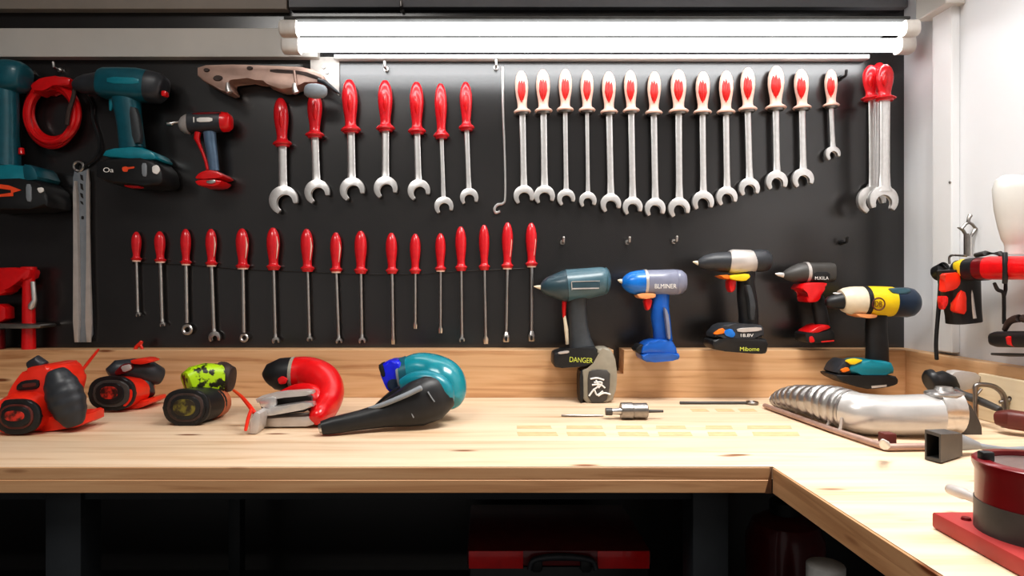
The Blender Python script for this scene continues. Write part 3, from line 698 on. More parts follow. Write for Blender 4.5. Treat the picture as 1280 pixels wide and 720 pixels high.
def teal_drill2():
    z = zm(3.69, 0, 75); Y = 1.865; k = Y/F/3.69
    t = thing('cordless_drill', 'large teal cordless drill cut off by the left edge of the picture', 'drill', at(5, 100, YW), 'teal drills at the left of the panel')
    P(t, 'motor_housing', 'dteal', z((-200, 75, 60), (-150, 75, 72), (60, 78, 74), (100, 80, 68), (118, 82, 56)), Y, n=24, pw=2.8, cap=(3, 2))
    P(t, 'grip', 'dteal', z((10, 130, 70), (15, 250, 66), (15, 350, 66), (10, 490, 80)), Y, d=.7, n=18, pw=2.5)
    SL(t, 'foot', 'teal', z((-160, 490), (100, 480), (140, 510), (160, 560), (-180, 560)), Y-.05, .1, .006)
    SL(t, 'battery', 'dark', z((-190, 550), (160, 545), (200, 590), (222, 640), (215, 685), (-190, 695)), Y-.055, .11, .008)
    SL(t, 'dark_shoulder', 'dteal', z((100, 478), (150, 485), (180, 550), (110, 560)), Y-.053, .1, .004)
    b = BM(); slab(b, z((-20, 570), (40, 578), (98, 600), (60, 612), (60, 628), (-20, 632), (-20, 622), (50, 612), (50, 600), (-20, 590)), Y-.0565, .002, 0, 0); obj('orange_arrow', b, 'inkr', t)
    SL(t, 'grey_tab', 'grey', z((118, 572), (142, 572), (145, 655), (120, 650)), Y-.058, .005, .001)
    SL(t, 'white_badge', 'ink', z((168, 590), (195, 586), (202, 605), (180, 615)), Y-.058, .005, .001)
    P(t, 'red_clip', 'red', z((98, 408, 12), (100, 435, 14)), Y-.0, n=10, cap=(1, 1))
teal_drill2()
def little_drill():
    z = zm(6.26, 200, 130); Y = 1.88; k = Y/F/6.26
    t = thing('impact_driver', 'small black and red impact driver hanging alone on the black panel', 'driver', at(258, 155, YW))
    P(t, 'drill_bit', 'steel', z((45, 148, 8), (60, 152, 20), (95, 155, 18), (110, 145, 10), (160, 140, 10)), Y, n=12, cap=(1, 0))
    P(t, 'nose_cone', 'silverp', z((158, 152, 34), (172, 154, 56), (200, 158, 74), (238, 158, 84)), Y, n=24, cap=(1, 0))
    P(t, 'motor_housing', 'darkg', z((238, 148, 80), (300, 146, 80), (480, 142, 78), (492, 142, 76)), Y, n=24, pw=2.6)
    P(t, 'end_cap', 'red', z((492, 142, 78), (530, 142, 74), (552, 142, 58)), Y, n=24, pw=2.4, cap=(0, 2))
    SL(t, 'red_stripe', 'crimson', z((250, 68), (470, 60), (475, 74), (252, 84)), Y-.026, .03, .003)
    SL(t, 'white_label', 'ink', z((285, 105), (408, 103), (408, 138), (286, 142)), Y-80*k-.001, .006, .001)
    SL(t, 'white_tick', 'ink', z((256, 100), (270, 100), (270, 146), (258, 146)), Y-80*k, .006, .001)
    P(t, 'trigger', 'red', z((298, 222, 26), (288, 270, 24), (305, 310, 15), (335, 380, 13), (360, 450, 13), (375, 515, 14)), Y-.004, n=12, cap=(1, 0))
    P(t, 'grip', 'steelblue', z((388, 220, 50), (395, 300, 46), (410, 400, 42), (425, 525, 38)), Y, d=.9, n=18)
    SL(t, 'foot', 'red', z((268, 578), (305, 535), (370, 512), (450, 524), (499, 562), (470, 578), (300, 588)), Y-.04, .08, .006)
    SL(t, 'battery', 'red', z((268, 604), (300, 592), (470, 592), (482, 610), (440, 642), (300, 642)), Y-.038, .076, .006)
    SL(t, 'metal_clip', 'steel', z((360, 600), (430, 590), (436, 612), (400, 625), (362, 618)), Y-.042, .008, .001)
little_drill()

# red cord coil
cc = thing('cord_coil', 'coil of bright red extension cord hanging on a hook at left', 'cord', at(67, 95, YW))
b = BM()
for i in range(9):
    rx = 27+random.uniform(0, 10); ry = 31+random.uniform(0, 10); ox, oy = random.uniform(-2.5, 2.5), random.uniform(-2, 2); ph = random.uniform(-.15, .15)
    yy = YW-.016-.010*(i % 3)-.004*(i//3)
    ps = []
    for k in range(40):
        a = 2*PI*k/40
        x, y = rx*math.cos(a), ry*math.sin(a)
        ps.append((66+ox+x*math.cos(ph)-y*math.sin(ph), 141+oy+x*math.sin(ph)+y*math.cos(ph), 3.6))
    sweep(b, ps, yy, n=8, closed=True)
obj('cord', b, 'red', cc)
b = BM(); slab(b, [(36, 104), (52, 97), (74, 94), (88, 97), (86, 108), (70, 106), (54, 108), (40, 118)], YW-.064, .06, .008); obj('cord_wrap', b, 'red', cc)
b = BM(); sweep(b, smooth_path([(94, 104, 2.6), (92, 120, 2.6), (86, 140, 2.6), (84, 156, 2.4)], 5), YW-.062, n=8, cap=(1, 1)); obj('plug_tail', b, 'brown', cc)
b = BM(); sweep(b, smooth_path([(108, 118, 1.6), (114, 130, 1.6), (116, 150, 1.6), (122, 170, 1.6), (124, 186, 1.6), (118, 198, 1.6), (106, 207, 1.6)], 5), YW-.012, n=8, cap=(1, 1))
solo('black_cord', b, 'dark', 'thin black cord dangling between the red coil and the teal drill', 'cord', loc=at(115, 150, YW))

# grey metal bar
gb = thing('metal_bar', 'long grey metal angle bar with ring hanging at the left of the panel', 'bar', at(103, 210, YW))
b = BM(); slab(b, [(91, 428), (91.5, 300), (91, 224), (93, 210), (99, 214), (103, 216), (111, 209), (110, 300), (113, 380), (115, 428)], YW-.012, .010, .002, 1); obj('flat', b, 'grey', gb)
b = BM(); slab(b, [(91, 428), (91.5, 300), (91, 226), (95, 226), (97, 300), (98.5, 428)], YW-.024, .012, .002, 1); obj('flange', b, 'silverp', gb)
b = BM(); slab(b, [(106, 428), (108, 300), (107, 214), (111, 210), (111.5, 300), (115, 428)], YW-.018, .006, .002, 1); obj('flange', b, 'silverp', gb)
b = BM(); sweep(b, [(98+6*math.cos(a), 208+6*math.sin(a), 1.5) for a in [2*PI*i/18 for i in range(18)]], YW-.012, n=8, closed=True); obj('ring', b, 'steel', gb)
b = BM()
for y0, y1 in ((218, 226), (229, 238), (241, 248), (251, 256)): slab(b, [(100, y0), (103, y0+1), (104, y1), (101, y1-2)], YW-.0135, .003, 0, 0)
slab(b, [(101.5, 270), (104.5, 270), (104.5, 274), (101.5, 274)], YW-.0135, .003, 0, 1)
obj('dark_print', b, 'inkd', gb)

# red bench press clamp on top of the upstand
Y = 1.885
zt_ = zbt
rp = thing('bench_press', 'red cast press with round column standing on the upstand at the left edge', 'press', Vector((at(36, 0, Y).x, Y, zt_)))
yb_ = PY+(HC-zt_)*F/Y
P(rp, 'column', 'red', [(36, yb_, 8), (36, 410, 7.5), (36, 350, 7), (36, 338, 9), (36, 334, 9)], Y, n=20, cap=(0, 1))
SL(rp, 'arm', 'red', [(-30, 335), (30, 334), (38, 338), (34, 350), (10, 354), (8, 368), (-30, 372)], Y-.025, .05, .008)
SL(rp, 'table', 'steeld', [(-30, 404), (48, 405), (51, 408), (48, 411), (-30, 410)], Y-.035, .07, .002)
P(rp, 'clamp_screw', 'steelw', [(41, 352, 3), (43, 375, 3), (40, 382, 4.5), (38, 386, 3)], Y-.012, n=10)
SL(rp, 'lower_block', 'red', [(-30, 380), (6, 380), (7, 403), (-30, 403)], Y-.02, .04, .004)
P(rp, 'foot', 'crimson', [(-4, yb_, 9), (-4, 412, 9)], Y, n=18)

# tan cast bracket under the rail
z = zm(6.4, 235, 65); Y = 1.86
tb = thing('cast_bracket', 'tan cast metal clamp bracket with slot hanging above the first red wrenches', 'bracket', at(330, 82, YW))
SL(tb, 'body', 'tan', z((72, 102), (400, 100), (650, 108), (980, 124), (1080, 182), (1094, 222), (1070, 238), (900, 242), (840, 280), (760, 302), (690, 282), (620, 232), (520, 206), (310, 210), (330, 262), (362, 318), (310, 328), (72, 206)), Y, .06, .004)
SL(tb, 'slot', 'brown', z((655, 134), (920, 150), (1060, 200), (1082, 230), (1010, 214), (900, 176), (655, 162)), Y-.001, .006, .0005)
for x, y, r in ((150, 145, 26), (495, 130, 26), (240, 210, 40)):
    b = BM(); c = at(*z((x, y))[0], Y); rr = r/6.4*Y/F
    sweep3(b, [(c, rr, rr*.6), (c-Vector((0, .004, 0)), rr*.8, rr*.5)], n=12, ref=(0, 0, 1)); obj('rivet', b, 'brown', tb)
for x, y in ((325, 295), (858, 300)):
    b = BM(); sweep(b, z((x-8, y-45, 14), (x-4, y, 22), (x+8, y+28, 26)), Y-.012, n=10, cap=(1, 1)); obj('bolt', b, 'steelw', tb)
P(tb, 'arm', 'tan', z((848, 150, 10), (856, 210, 9), (866, 290, 9)), Y-.008, n=10)
P(tb, 'knob', 'grey', z((940, 305, 40), (960, 308, 54), (1020, 312, 62), (1085, 318, 52), (1105, 320, 34)), Y-.022, d=.7, n=18, cap=(1.5, 1.5))
P(tb, 'lever', 'darkg', z((1040, 225, 18), (1090, 240, 20), (1180, 310, 14), (1215, 335, 8)), Y-.002, n=10)

# ------------------------------------------------------------------ tools lying on the worktop
def oval(parent, name, m, c, Y, rx, ry, t=.006, bev=.002, tilt=0.0):
    ring = [(c[0]+rx*math.copysign(abs(math.cos(a))**.8, math.cos(a)), c[1]+ry*math.copysign(abs(math.sin(a))**.8, math.sin(a))) for a in [2*PI*i/32 for i in range(32)]]
    return obj(name, slab(BM(), ring, Y, t, bev, 0), m, parent)
def W(Y, y): return at(0, y, Y).z
def fl(pts):  # keep
    return pts
# A : big orange-red sander
Y = 1.40
A = thing('sander', 'large orange-red and black sander lying at the left end of the worktop', 'sander', Vector((at(50, 0, 1.43).x, 1.43, ZB)), 'cordless tools lying on the worktop')
P(A, 'housing', 'orred', [(20, 520, 1.395, 29, 23), (28, 516, 1.42, 31, 25), (48, 510, 1.46, 33, 25), (68, 506, 1.50, 27, 23), (78, 503, 1.54, 20, 19)], None, n=26, ref=(0, 0, 1), pw=2.4, cap=(1, 4))
oval(A, 'end_cap', 'dark', (20, 521), 1.388, 29, 22, .012, .004)
oval(A, 'end_ring', 'rust', (19.5, 521), 1.3845, 21, 15.5, .008, .002)
oval(A, 'end_face', 'dark', (19, 521), 1.3825, 18.5, 13, .008, .002)
oval(A, 'badge', 'redbadge', (17, 520), 1.3815, 13, 6.5, .004, .001)
SL(A, 'upper_body', 'orred', [(8, 496), (16, 480), (30, 462), (44, 457), (62, 458), (70, 472), (68, 505), (10, 508)], 1.43, .11, .012, 2)
SL(A, 'vent_panel', 'dark', [(20, 482), (27, 476), (48, 474), (49, 483), (44, 487), (20, 489)], 1.427, .012, .002)
SL(A, 'vent_label', 'rust', [(27, 480), (45, 478), (45, 483), (28, 485)], 1.4262, .004, .001)
P(A, 'top_knob', 'darkg', [(40, 458, 1.47, 8, 8), (48, 453, 1.47, 9, 8), (54, 457, 1.47, 7, 8)], None, n=14, cap=(3, 3))
gp = []
for k in range(25):
    s = k/24; x = 70+24*s; y = 463+68*s
    wv = 22*math.sin(PI*(.08+.84*s))**.55*(1+.028*math.sin(s*34))
    gp.append((x, y, 1.425, wv, wv*.9))
P(A, 'ribbed_grip', 'darkg', gp, None, n=24, cap=(2, 2))
SL(A, 'base_plate', 'orred', [(42, 518), (80, 523), (104, 516), (104, 533), (58, bench_y(1.425)-.5), (40, bench_y(1.425)-.5)], 1.425, .08, .003)
# B : black/red drill
B = thing('sander', 'dark grey and red cordless tool with oval red badge, second from left on worktop', 'sander', Vector((at(155, 0, 1.7).x, 1.70, ZB)), 'cordless tools lying on the worktop')
P(B, 'housing', 'orred', [(139, 492, 1.645, 29, 21.5), (158, 489, 1.70, 28, 20), (168, 486, 1.76, 24, 18)], None, n=24, ref=(0, 0, 1), cap=(1, 3))
oval(B, 'end_cap', 'dark', (138.5, 492), 1.638, 29, 21.5, .014, .004)
oval(B, 'end_ring', 'gdark', (138.5, 492), 1.634, 23, 17, .008, .003)
oval(B, 'end_face', 'dark', (137, 492), 1.6325, 18, 13.5, .008, .002)
oval(B, 'badge', 'redbadge', (136, 491), 1.6318, 11, 8, .004, .001)
P(B, 'motor_housing', 'darkg', [(138, 468, 1.68, 9, 9), (146, 463, 1.69, 13, 13), (166, 462, 1.71, 14, 14), (186, 466, 1.74, 15, 15), (200, 470, 1.76, 11, 12)], None, n=22, cap=(2, 3))
P(B, 'grip', 'darkg', [(160, 474, 1.72, 16, 14), (178, 482, 1.73, 15, 14), (182, 494, 1.72, 11, 12)], None, n=18, cap=(1, 3))
SL(B, 'red_cover', 'crimson', [(141, 466), (152, 455), (160, 456), (160, 464), (146, 470)], 1.66, .03, .004)
SL(B, 'red_stripe', 'orred', [(162, 450), (180, 448), (190, 452), (178, 456), (164, 455)], 1.676, .05, .004)
SL(B, 'silver_badge', 'silverp', [(150, 458), (162, 455), (164, 462), (154, 466)], 1.657, .006, .001)
SL(B, 'base_plate', 'orred', [(150, 508), (186, 498), (187, 505), (170, bench_y(1.68)), (148, bench_y(1.68))], 1.68, .09, .003)
# C : lime splashed
Cc = thing('sander', 'black cordless tool with lime green splashes lying in the middle left of the worktop', 'sander', Vector((at(245, 0, 1.55).x, 1.55, ZB)), 'cordless tools lying on the worktop')
P(Cc, 'housing', 'dark', [(232, 509, 1.495, 28, 23), (250, 506, 1.545, 28, 22), (262, 503, 1.58, 25, 20)], None, n=24, ref=(0, 0, 1), cap=(1, 2))
P(Cc, 'rear_band', 'browno', [(258, 505, 1.56, 24, 20.5), (268, 503, 1.60, 22, 19)], None, n=24, ref=(0, 0, 1), cap=(0, 3))
oval(Cc, 'end_cap', 'dark', (232, 509.5), 1.488, 29, 23, .014, .004)
oval(Cc, 'end_ring', 'brown', (231.5, 509.5), 1.484, 23, 18, .008, .003)
oval(Cc, 'end_face', 'dark', (231, 509.5), 1.482, 19, 15, .008, .002)
oval(Cc, 'badge', 'olive', (230, 509.5), 1.481, 14, 10.5, .004, .001)
P(Cc, 'upper_body', 'lime', [(234, 480, 1.56, 15, 17), (242, 477, 1.57, 19, 19), (258, 474, 1.59, 20, 20), (275, 473, 1.61, 18, 19)], None, n=22, pw=3.2, cap=(2, 0))
gp = []
for k in range(15):
    s = k/14; gp.append((273+17*s, 472+2*s, 1.615, (20-5*s*s)*(1+.05*math.sin(s*40)), 18-4*s))
P(Cc, 'ribbed_cap', 'brown', gp, None, n=22, pw=2.4, cap=(0, 2))
# D : red planer with steel frame
D = thing('jigsaw', 'glossy red power tool with bare steel frame and black cap on the worktop', 'power tool', Vector((at(370, 0, 1.5).x, 1.50, ZB)), 'cordless tools lying on the worktop')
P(D, 'housing', 'red', smooth_path([(366, 468, 1.62, 21, 20), (384, 467, 1.62, 21, 22), (402, 475, 1.60, 22, 22), (411, 490, 1.57, 19, 20), (407, 508, 1.53, 16, 18), (398, 519, 1.475, 12, 14), (393, 525, 1.46, 8, 9)], 5), None, n=24, cap=(0, 2))
P(D, 'inner_fold', 'red', smooth_path([(352, 494, 1.56, 6, 7), (374, 488, 1.555, 9, 9), (392, 494, 1.54, 12, 11), (396, 510, 1.52, 11, 11)], 5), None, n=18, cap=(2, 2))
P(D, 'wheel_cap', 'dark', [(336, 474, 1.62, 12, 12), (340, 471, 1.62, 17, 17), (352, 468, 1.62, 20.5, 20), (366, 468, 1.62, 21.5, 20.5)], None, n=24, cap=(3, 0))
P(D, 'cap_ring', 'greytape', [(365, 468, 1.62, 21.9, 20.9), (369, 468, 1.62, 22, 21)], None, n=24)
SL(D, 'red_badge', 'red', [(346, 474), (352, 470), (359, 474), (357, 480), (349, 481)], 1.572, .01, .002)
SL(D, 'motor_block', 'gdark', [(322, 500), (345, 494), (388, 492), (392, 514), (330, 520)], 1.50, .07, .004)
SL(D, 'upper_bar', 'silverp', [(318, 498), (346, 491), (390, 488), (391, 494), (346, 498), (322, 505)], 1.47, .03, .003)
SL(D, 'blade_plate', 'steelw', [(324, 500), (344, 495), (346, 506), (340, 510), (326, 510)], 1.465, .01, .002)
SL(D, 'middle_bar', 'steelw', [(320, 516), (330, 511), (390, 502), (392, 510), (326, 522)], 1.45, .03, .003)
SL(D, 'lower_bar', 'silverp', [(320, 524), (356, 522), (394, 520), (392, bench_y(1.46)-2), (350, bench_y(1.46)-2.5), (322, bench_y(1.46)-1)], 1.46, .05, .003)
SL(D, 'front_foot', 'silverp', [(314, 520), (320, 514), (326, 518), (322, bench_y(1.40)-.5), (310, bench_y(1.40)-.5)], 1.40, .05, .003)
b = BM(); sweep(b, smooth_path([(292, 488, 1.55, 1.6), (302, 496, 1.50, 2.2), (312, 508, 1.44, 2.8), (318, 516, 1.42, 2.6)], 5), None, n=8, cap=(1, 1))
sweep(b, smooth_path([(314, 512, 1.405, 2.2), (310, 524, 1.40, 2.2), (307, 538, 1.395, 2)], 5), None, n=8, cap=(1, 1)); obj('red_lead', b, 'orred', D)
# E : teal blower
E = thing('leaf_blower', 'teal tool with long black nozzle and royal blue end lying on the worktop', 'power tool', Vector((at(500, 0, 1.45).x, 1.45, ZB)), 'cordless tools lying on the worktop')
P(E, 'nozzle', 'dark', [(402, 535, 1.39, 8.5, 8), (415, 532, 1.395, 10.5, 10), (450, 525, 1.42, 12, 12), (478, 519, 1.44, 15, 14), (500, 512, 1.45, 22, 18), (520, 505, 1.46, 28, 20), (540, 497, 1.475, 29, 20), (556, 489, 1.49, 22, 16)], None, n=24, pw=2.6, cap=(.5, 4))
P(E, 'nozzle_tip', 'steel', [(399.5, 535.6, 1.39, 6, 6), (404, 534.6, 1.39, 7, 7)], None, n=16)
P(E, 'motor_housing', 'bteal', smooth_path([(510, 468, 1.58, 21, 22), (524, 463, 1.58, 22, 24), (540, 468, 1.575, 26, 28), (553, 478, 1.56, 29, 28), (559, 492, 1.545, 25, 24), (560, 503, 1.53, 17, 17)], 5), None, n=26, cap=(2, 3))
P(E, 'shoulder', 'teal', smooth_path([(505, 482, 1.50, 10, 10), (520, 476, 1.49, 12, 11), (540, 477, 1.48, 13, 11), (556, 487, 1.475, 11, 10), (562, 502, 1.48, 6, 8)], 5), None, n=18, cap=(3, 2))
P(E, 'collar', 'dteal', [(501, 470, 1.58, 22, 22), (511, 468, 1.58, 23.5, 23)], None, n=24)
P(E, 'collar_stripe', 'grey', [(498.5, 470.5, 1.58, 21.6, 21.6), (501.5, 470, 1.58, 22.6, 22.6)], None, n=24)
SL(E, 'blue_end', 'royal', [(473, 458), (484, 452), (500, 450), (504, 470), (503, 490), (488, 494), (482, 484), (476, 470)], 1.545, .07, .008)
SL(E, 'socket', 'dark', [(472, 457), (478, 454), (482, 470), (477, 472)], 1.542, .05, .003)
oval(E, 'blue_vent', 'navy', (492, 481), 1.5435, 8, 7, .006, .002)
SL(E, 'neck', 'dark', [(484, 492), (510, 478), (520, 490), (470, 516), (462, 512)], 1.50, .05, .005)
P(E, 'lever', 'grey', smooth_path([(462, 511, 1.425, 2.5), (478, 506, 1.42, 3.2), (505, 495, 1.42, 3.4), (526, 485, 1.425, 3.6)], 4), None, n=10, cap=(2, 2))
for p in (((506, 502), (512, 512), (517, 522)), ((494, 508), (500, 518), (504, 524)), ((535, 490), (540, 498), (543, 502))):
    b = BM(); sweep(b, [(x, y, 1.425 if p[0][0] < 530 else 1.435, .9 if p[0][0] > 500 else 1.5) for x, y in p], None, n=6, cap=(.5, .5)); obj('grey_line', b, 'grey', E)

# red cables that stick up behind the first tools
b = BM(); sweep(b, smooth_path([(92, 482, 1.60, 2.2), (98, 470, 1.66, 2), (108, 456, 1.72, 2), (123, 437, 1.80, 1.5)], 5), None, n=8, cap=(1, 1))
sweep(b, [(92, 482, 1.60, 2.2), (90, 486.5, 1.60, 2.2), (88, bench_y(1.61)-2, 1.61, 2.2)], None, n=8)
solo('red_cable', b, 'orred', 'thin red cable rising behind the large orange-red sander', 'cable', loc=at(92, 515, 1.6))
b = BM(); sweep(b, smooth_path([(169, 437, 2.4), (171, 433, 2.2), (175, 430, 2.6), (177, 427, 2.2)], 4), 1.885, n=8, cap=(1, 1)); sweep(b, [(175, 430, 2), (177, 434, 1.8), (178, 436, 1.6)], 1.885, n=8, cap=(1, 1))
solo('red_clip', b, 'orred', 'small red clip on top of the upstand board at left', 'clip', loc=at(172, 437, 1.885))

# ------------------------------------------------------------------ loose bits in the middle of the worktop
def on(x, y):                                  # point on the worktop seen at x, y
    Y = (HC-ZB)*F/(y-PY); return (x, y, Y)
Y = on(0, 521)[2]
b = BM(); y = bench_y(Y)
sweep(b, [(702, y-1.6, Y, 1.2), (716, y-1.6, Y, 1.6), (754, y-1.4, Y, .9)], None, n=8, cap=(.5, .5))
solo('steel_rod', b, 'steeld', 'thin short steel rod lying left of the drill chuck on the worktop', 'rod', loc=at(728, y, Y))
Y = on(0, 524)[2]; y = bench_y(Y)
ck = thing('drill_chuck', 'loose steel drill chuck with a shank lying in the middle of the worktop', 'chuck', at(794, y, Y))
P(ck, 'body', 'steeld', [(776, y-10.5, Y, 10, 10), (780, y-10.5, Y, 10.4, 10.4), (790, y-10.5, Y, 10.4, 10.4), (791, y-10.5, Y, 9.6, 9.6), (808, y-10.5, Y, 9.8, 9.8), (809, y-10.5, Y, 8.6, 8.6)], None, n=24)
P(ck, 'shank', 'steel', [(760, y-9.5, Y, 3.2, 3.2), (777, y-10, Y, 4.6, 4.6)], None, n=14)
P(ck, 'shank_end', 'gdark', [(757, y-9.5, Y, 4.6, 4.6), (765, y-9.5, Y, 4.6, 4.6)], None, n=14)
P(ck, 'spindle', 'gdark', [(808, y-10, Y, 2.2, 2.2), (829, y-10, Y, 1.6, 1.6)], None, n=12)
Y = on(0, 505.5)[2]; y = bench_y(Y)
sp = thing('combination_spanner', 'long thin steel spanner lying at the back of the worktop near the silver duct', 'spanner', at(895, y, Y))
P(sp, 'shaft', 'gdark', [(850, y-2, Y, 2, 1.6), (900, y-2, Y, 2, 1.6), (934, y-2, Y, 1.8, 1.6)], None, n=8, cap=(.5, 0))
b = BM(); c = at(940, y, Y)
sweep3(b, [(Vector((c.x+.013*math.cos(a), c.y+.013*math.sin(a), ZB+.0045)), .004, .004) for a in [2*PI*i/16 for i in range(16)]], n=8, ref=(0, 0, 1), closed=True); obj('ring_end', b, 'steeld', sp)

# ------------------------------------------------------------------ silver duct on its rail frame
DU = thing('flexible_duct', 'silver ribbed hose and white pipe lying on thin rails at the right of the worktop', 'duct', Vector((at(1080, 0, 1.42).x, 1.42, ZB)))
base = smooth_path([(968, 500, 1.72, 7, 7), (980, 499, 1.68, 13, 13), (1000, 499, 1.61, 18, 17), (1024, 503, 1.52, 22, 20), (1046, 508, 1.455, 24, 23), (1066, 514, 1.41, 24, 23)], 22)
rib = []
for i, p in enumerate(base):
    m_ = 1.05-.20*(.5+.5*math.sin(i*2*PI/9))**3
    rib.append((p[0], p[1], p[2], p[3]*m_, p[4]*m_))
P(DU, 'ribbed_hose', 'duct', rib, None, n=28, cap=(2, 0))
P(DU, 'pipe', 'pipe', smooth_path([(1060, 512.5, 1.42, 24, 24), (1080, 517, 1.395, 25, 25), (1110, 519, 1.39, 25, 25), (1150, 518, 1.38, 25, 25), (1172, 518, 1.375, 25, 25)], 4), None, n=28)
P(DU, 'collar', 'steel', [(1168, 514, 1.375, 27, 24), (1176, 514, 1.375, 28, 25), (1184, 514, 1.375, 27, 24), (1194, 514, 1.375, 28, 25)], None, n=24)
b = BM(); c = at(1180, 492, 1.375)
sweep3(b, [(c+Vector((0, 0, dz)), r, r*.8) for dz, r in ((-.012, .028), (-.004, .036), (0, .038), (.004, .036), (.007, .02), (.014, .016))], n=20, ref=(0, 1, 0), straight=True); obj('crown_plate', b, 'duct', DU)
SL(DU, 'end_plate', 'gdark', [(1192, 497), (1212, 502), (1228, 530), (1229, 550), (1218, bench_y(1.40)-1), (1192, bench_y(1.40)-1)], 1.40, .03, .004)
for i in (0.18, .33, .5, .66, .8):
    j = int(len(base)*i); p = base[j]
    b = BM(); yy = p[2]-.05*(.5+i); by = bench_y(yy)
    sweep(b, [(p[0]+6, p[1]+p[3]*.6, yy, 1.6), (p[0]+5, (p[1]+p[3]*.6+by)/2, yy, 2), (p[0]+3, by-6, yy, 2.4)], None, n=8); obj('clip', b, 'silverp', DU)
# rails
b = BM()
def onb(x, y, h=.008):
    Y = (HC-ZB-h)*F/(y-PY); return Vector(((x-PX)*Y/F, Y, ZB+h))
sweep3(b, [(onb(956, 507), .006, .006), (onb(1040, 537), .006, .006), (onb(1108, 559), .007, .007)], n=10, cap=(.003, .003))
sweep3(b, [(onb(1108, 559), .007, .007), (onb(1172, 558), .007, .007), (onb(1214, 556), .007, .007)], n=10, cap=(.003, .003))
obj('rail', b, 'tan', DU)
b = BM(); c = onb(1109, 560, .0); box(b, c.x-.012, c.x+.012, c.y-.012, c.y+.012, ZB, ZB+.03, .003); obj('corner_block', b, 'rust', DU)
b = BM(); sweep3(b, [(onb(1106, 556, .030), .009, .009), (onb(1104, 553, .040), .006, .006), (onb(1103, 550, .052), .002, .002)], n=10, cap=(.002, .001)); obj('corner_clip', b, 'jug', DU)

# square socket plug with cable
Y = 1.215
by = bench_y(Y)
SK = thing('square_plug', 'dark grey square socket plug with cable lying in front of the white pipe', 'plug', at(1178, by, Y))
b = BM()
x0, x1 = 1157, 1199; y0, y1 = 538, by-.5
A0 = [at(*p) for p in ((1156, 537, 1.20), (1176, 543, 1.17), (1176, 578.5, 1.17), (1156, 574, 1.20))]
A1 = [at(*p) for p in ((1180, 536, 1.245), (1203, 542, 1.215), (1203, 570, 1.215), (1180, 566, 1.245))]
A0 = [Vector((v.x, v.y, max(v.z, ZB+.001))) for v in A0]; A1 = [Vector((v.x, v.y, max(v.z, ZB+.002))) for v in A1]
cen = sum(A0, Vector())/4; inn = [v.lerp(cen, .22) for v in A0]; back = [i+(sum(A1, Vector())/4-cen)*.6 for i in inn]
va, vb, vi, vk = [[bm_v for bm_v in (b.verts.new(p) for p in R)] for R in (A0, A1, inn, back)]
for i in range(4):
    j = (i+1) % 4
    b.faces.new((va[i], va[j], vb[j], vb[i])); b.faces.new((va[i], vi[i], vi[j], va[j])); b.faces.new((vi[i], vk[i], vk[j], vi[j]))
b.faces.new(vb); b.faces.new(vk)
obj('shell', b, 'gdark', SK, smooth=False)
b = BM(); sweep(b, [(1192, 551, 1.23, 12, 10), (1206, 554, 1.235, 9, 8), (1222, 557, 1.24, 5, 5)], None, n=14); obj('strain_relief', b, 'grey', SK)
b = BM(); sweep(b, smooth_path([(1220, 557, 1.24, 4), (1240, 560, 1.24, 3.6), (1262, 562, 1.245, 3.4), (1300, 560, 1.25, 3.4), (1330, 560, 1.25, 3.4)], 5), None, n=10); obj('cable', b, 'grey', SK)

# things at the back of the right arm
Y = 1.56
by = bench_y(Y)
AG = thing('angle_grinder', 'dark round-headed grinder with long rod behind the white pipe', 'grinder', Vector((at(1180, 0, Y).x, Y, ZB)))
P(AG, 'head', 'dark', [(1160, 478, Y, 12, 11), (1163, 477, Y, 15, 13), (1167, 476, Y, 15, 13), (1168, 476, Y, 10, 10), (1176, 476, Y, 13, 12), (1186, 480, Y, 12, 11), (1192, 486, Y, 8, 8)], None, n=22, cap=(1, 3))
P(AG, 'neck', 'gdark', smooth_path([(1188, 484, Y, 6), (1200, 492, Y-.03, 5), (1222, 500, Y-.07, 5), (1250, 512, Y-.13, 4)], 4), None, n=12, cap=(1, 1))
P(AG, 'stand', 'gdark', [(1176, 486, Y, 5), (1178, by-.5, Y, 7)], None, n=12)
P(AG, 'body', 'rust', [(1250, 522, 1.42, 9, 10), (1262, 524, 1.40, 12, 12), (1290, 528, 1.38, 12, 12), (1310, 530, 1.37, 10, 10)], None, n=18, pw=3, cap=(2, 2))
SL(AG, 'guard', 'silverp', [(1186, 472), (1196, 463), (1227, 467), (1224, 484), (1196, 491)], 1.555, .03, .003)
b = box(BM(), 1.148, 1.1605, 1.40, 1.565, ZB+.0003, 1.008, .002)  # added pale board, stands in for a highlight on the upstand face
solo('highlight_board', b, 'cut', 'pale board added as the highlight on the side upstand behind the small clamp', 'highlight board', loc=(1.155, 1.48, ZB), smooth=False)
Y = 1.47
CL = thing('clamp', 'small dark steel C-shaped clamp standing behind the grinder rod at right', 'clamp', Vector((at(1240, 0, Y).x, Y, ZB)))
P(CL, 'arch', 'steeld', smooth_path([(1219, 505, 2.5), (1219, 492, 2.6), (1220, 482, 2.8), (1232, 481, 3), (1244, 484, 3.2), (1253, 492, 3.4), (1256, 504, 3.6), (1256, bench_y(Y)-.5, 4)], 5), Y, n=12, cap=(1, 0))
P(CL, 'screw', 'steeld', [(1250, 503, 2.4), (1262, 500, 2.4), (1263, 500, 5), (1266, 499, 5.5), (1268, 499, 3)], Y, n=12, cap=(1, 1))
P(CL, 'brace', 'steeld', [(1219, 496, 1.6), (1227, 486, 1.6)], Y, n=8)
P(CL, 'leg', 'steeld', [(1219, 503, 2.4), (1219, bench_y(Y)-.5, 2.8)], Y, n=10)

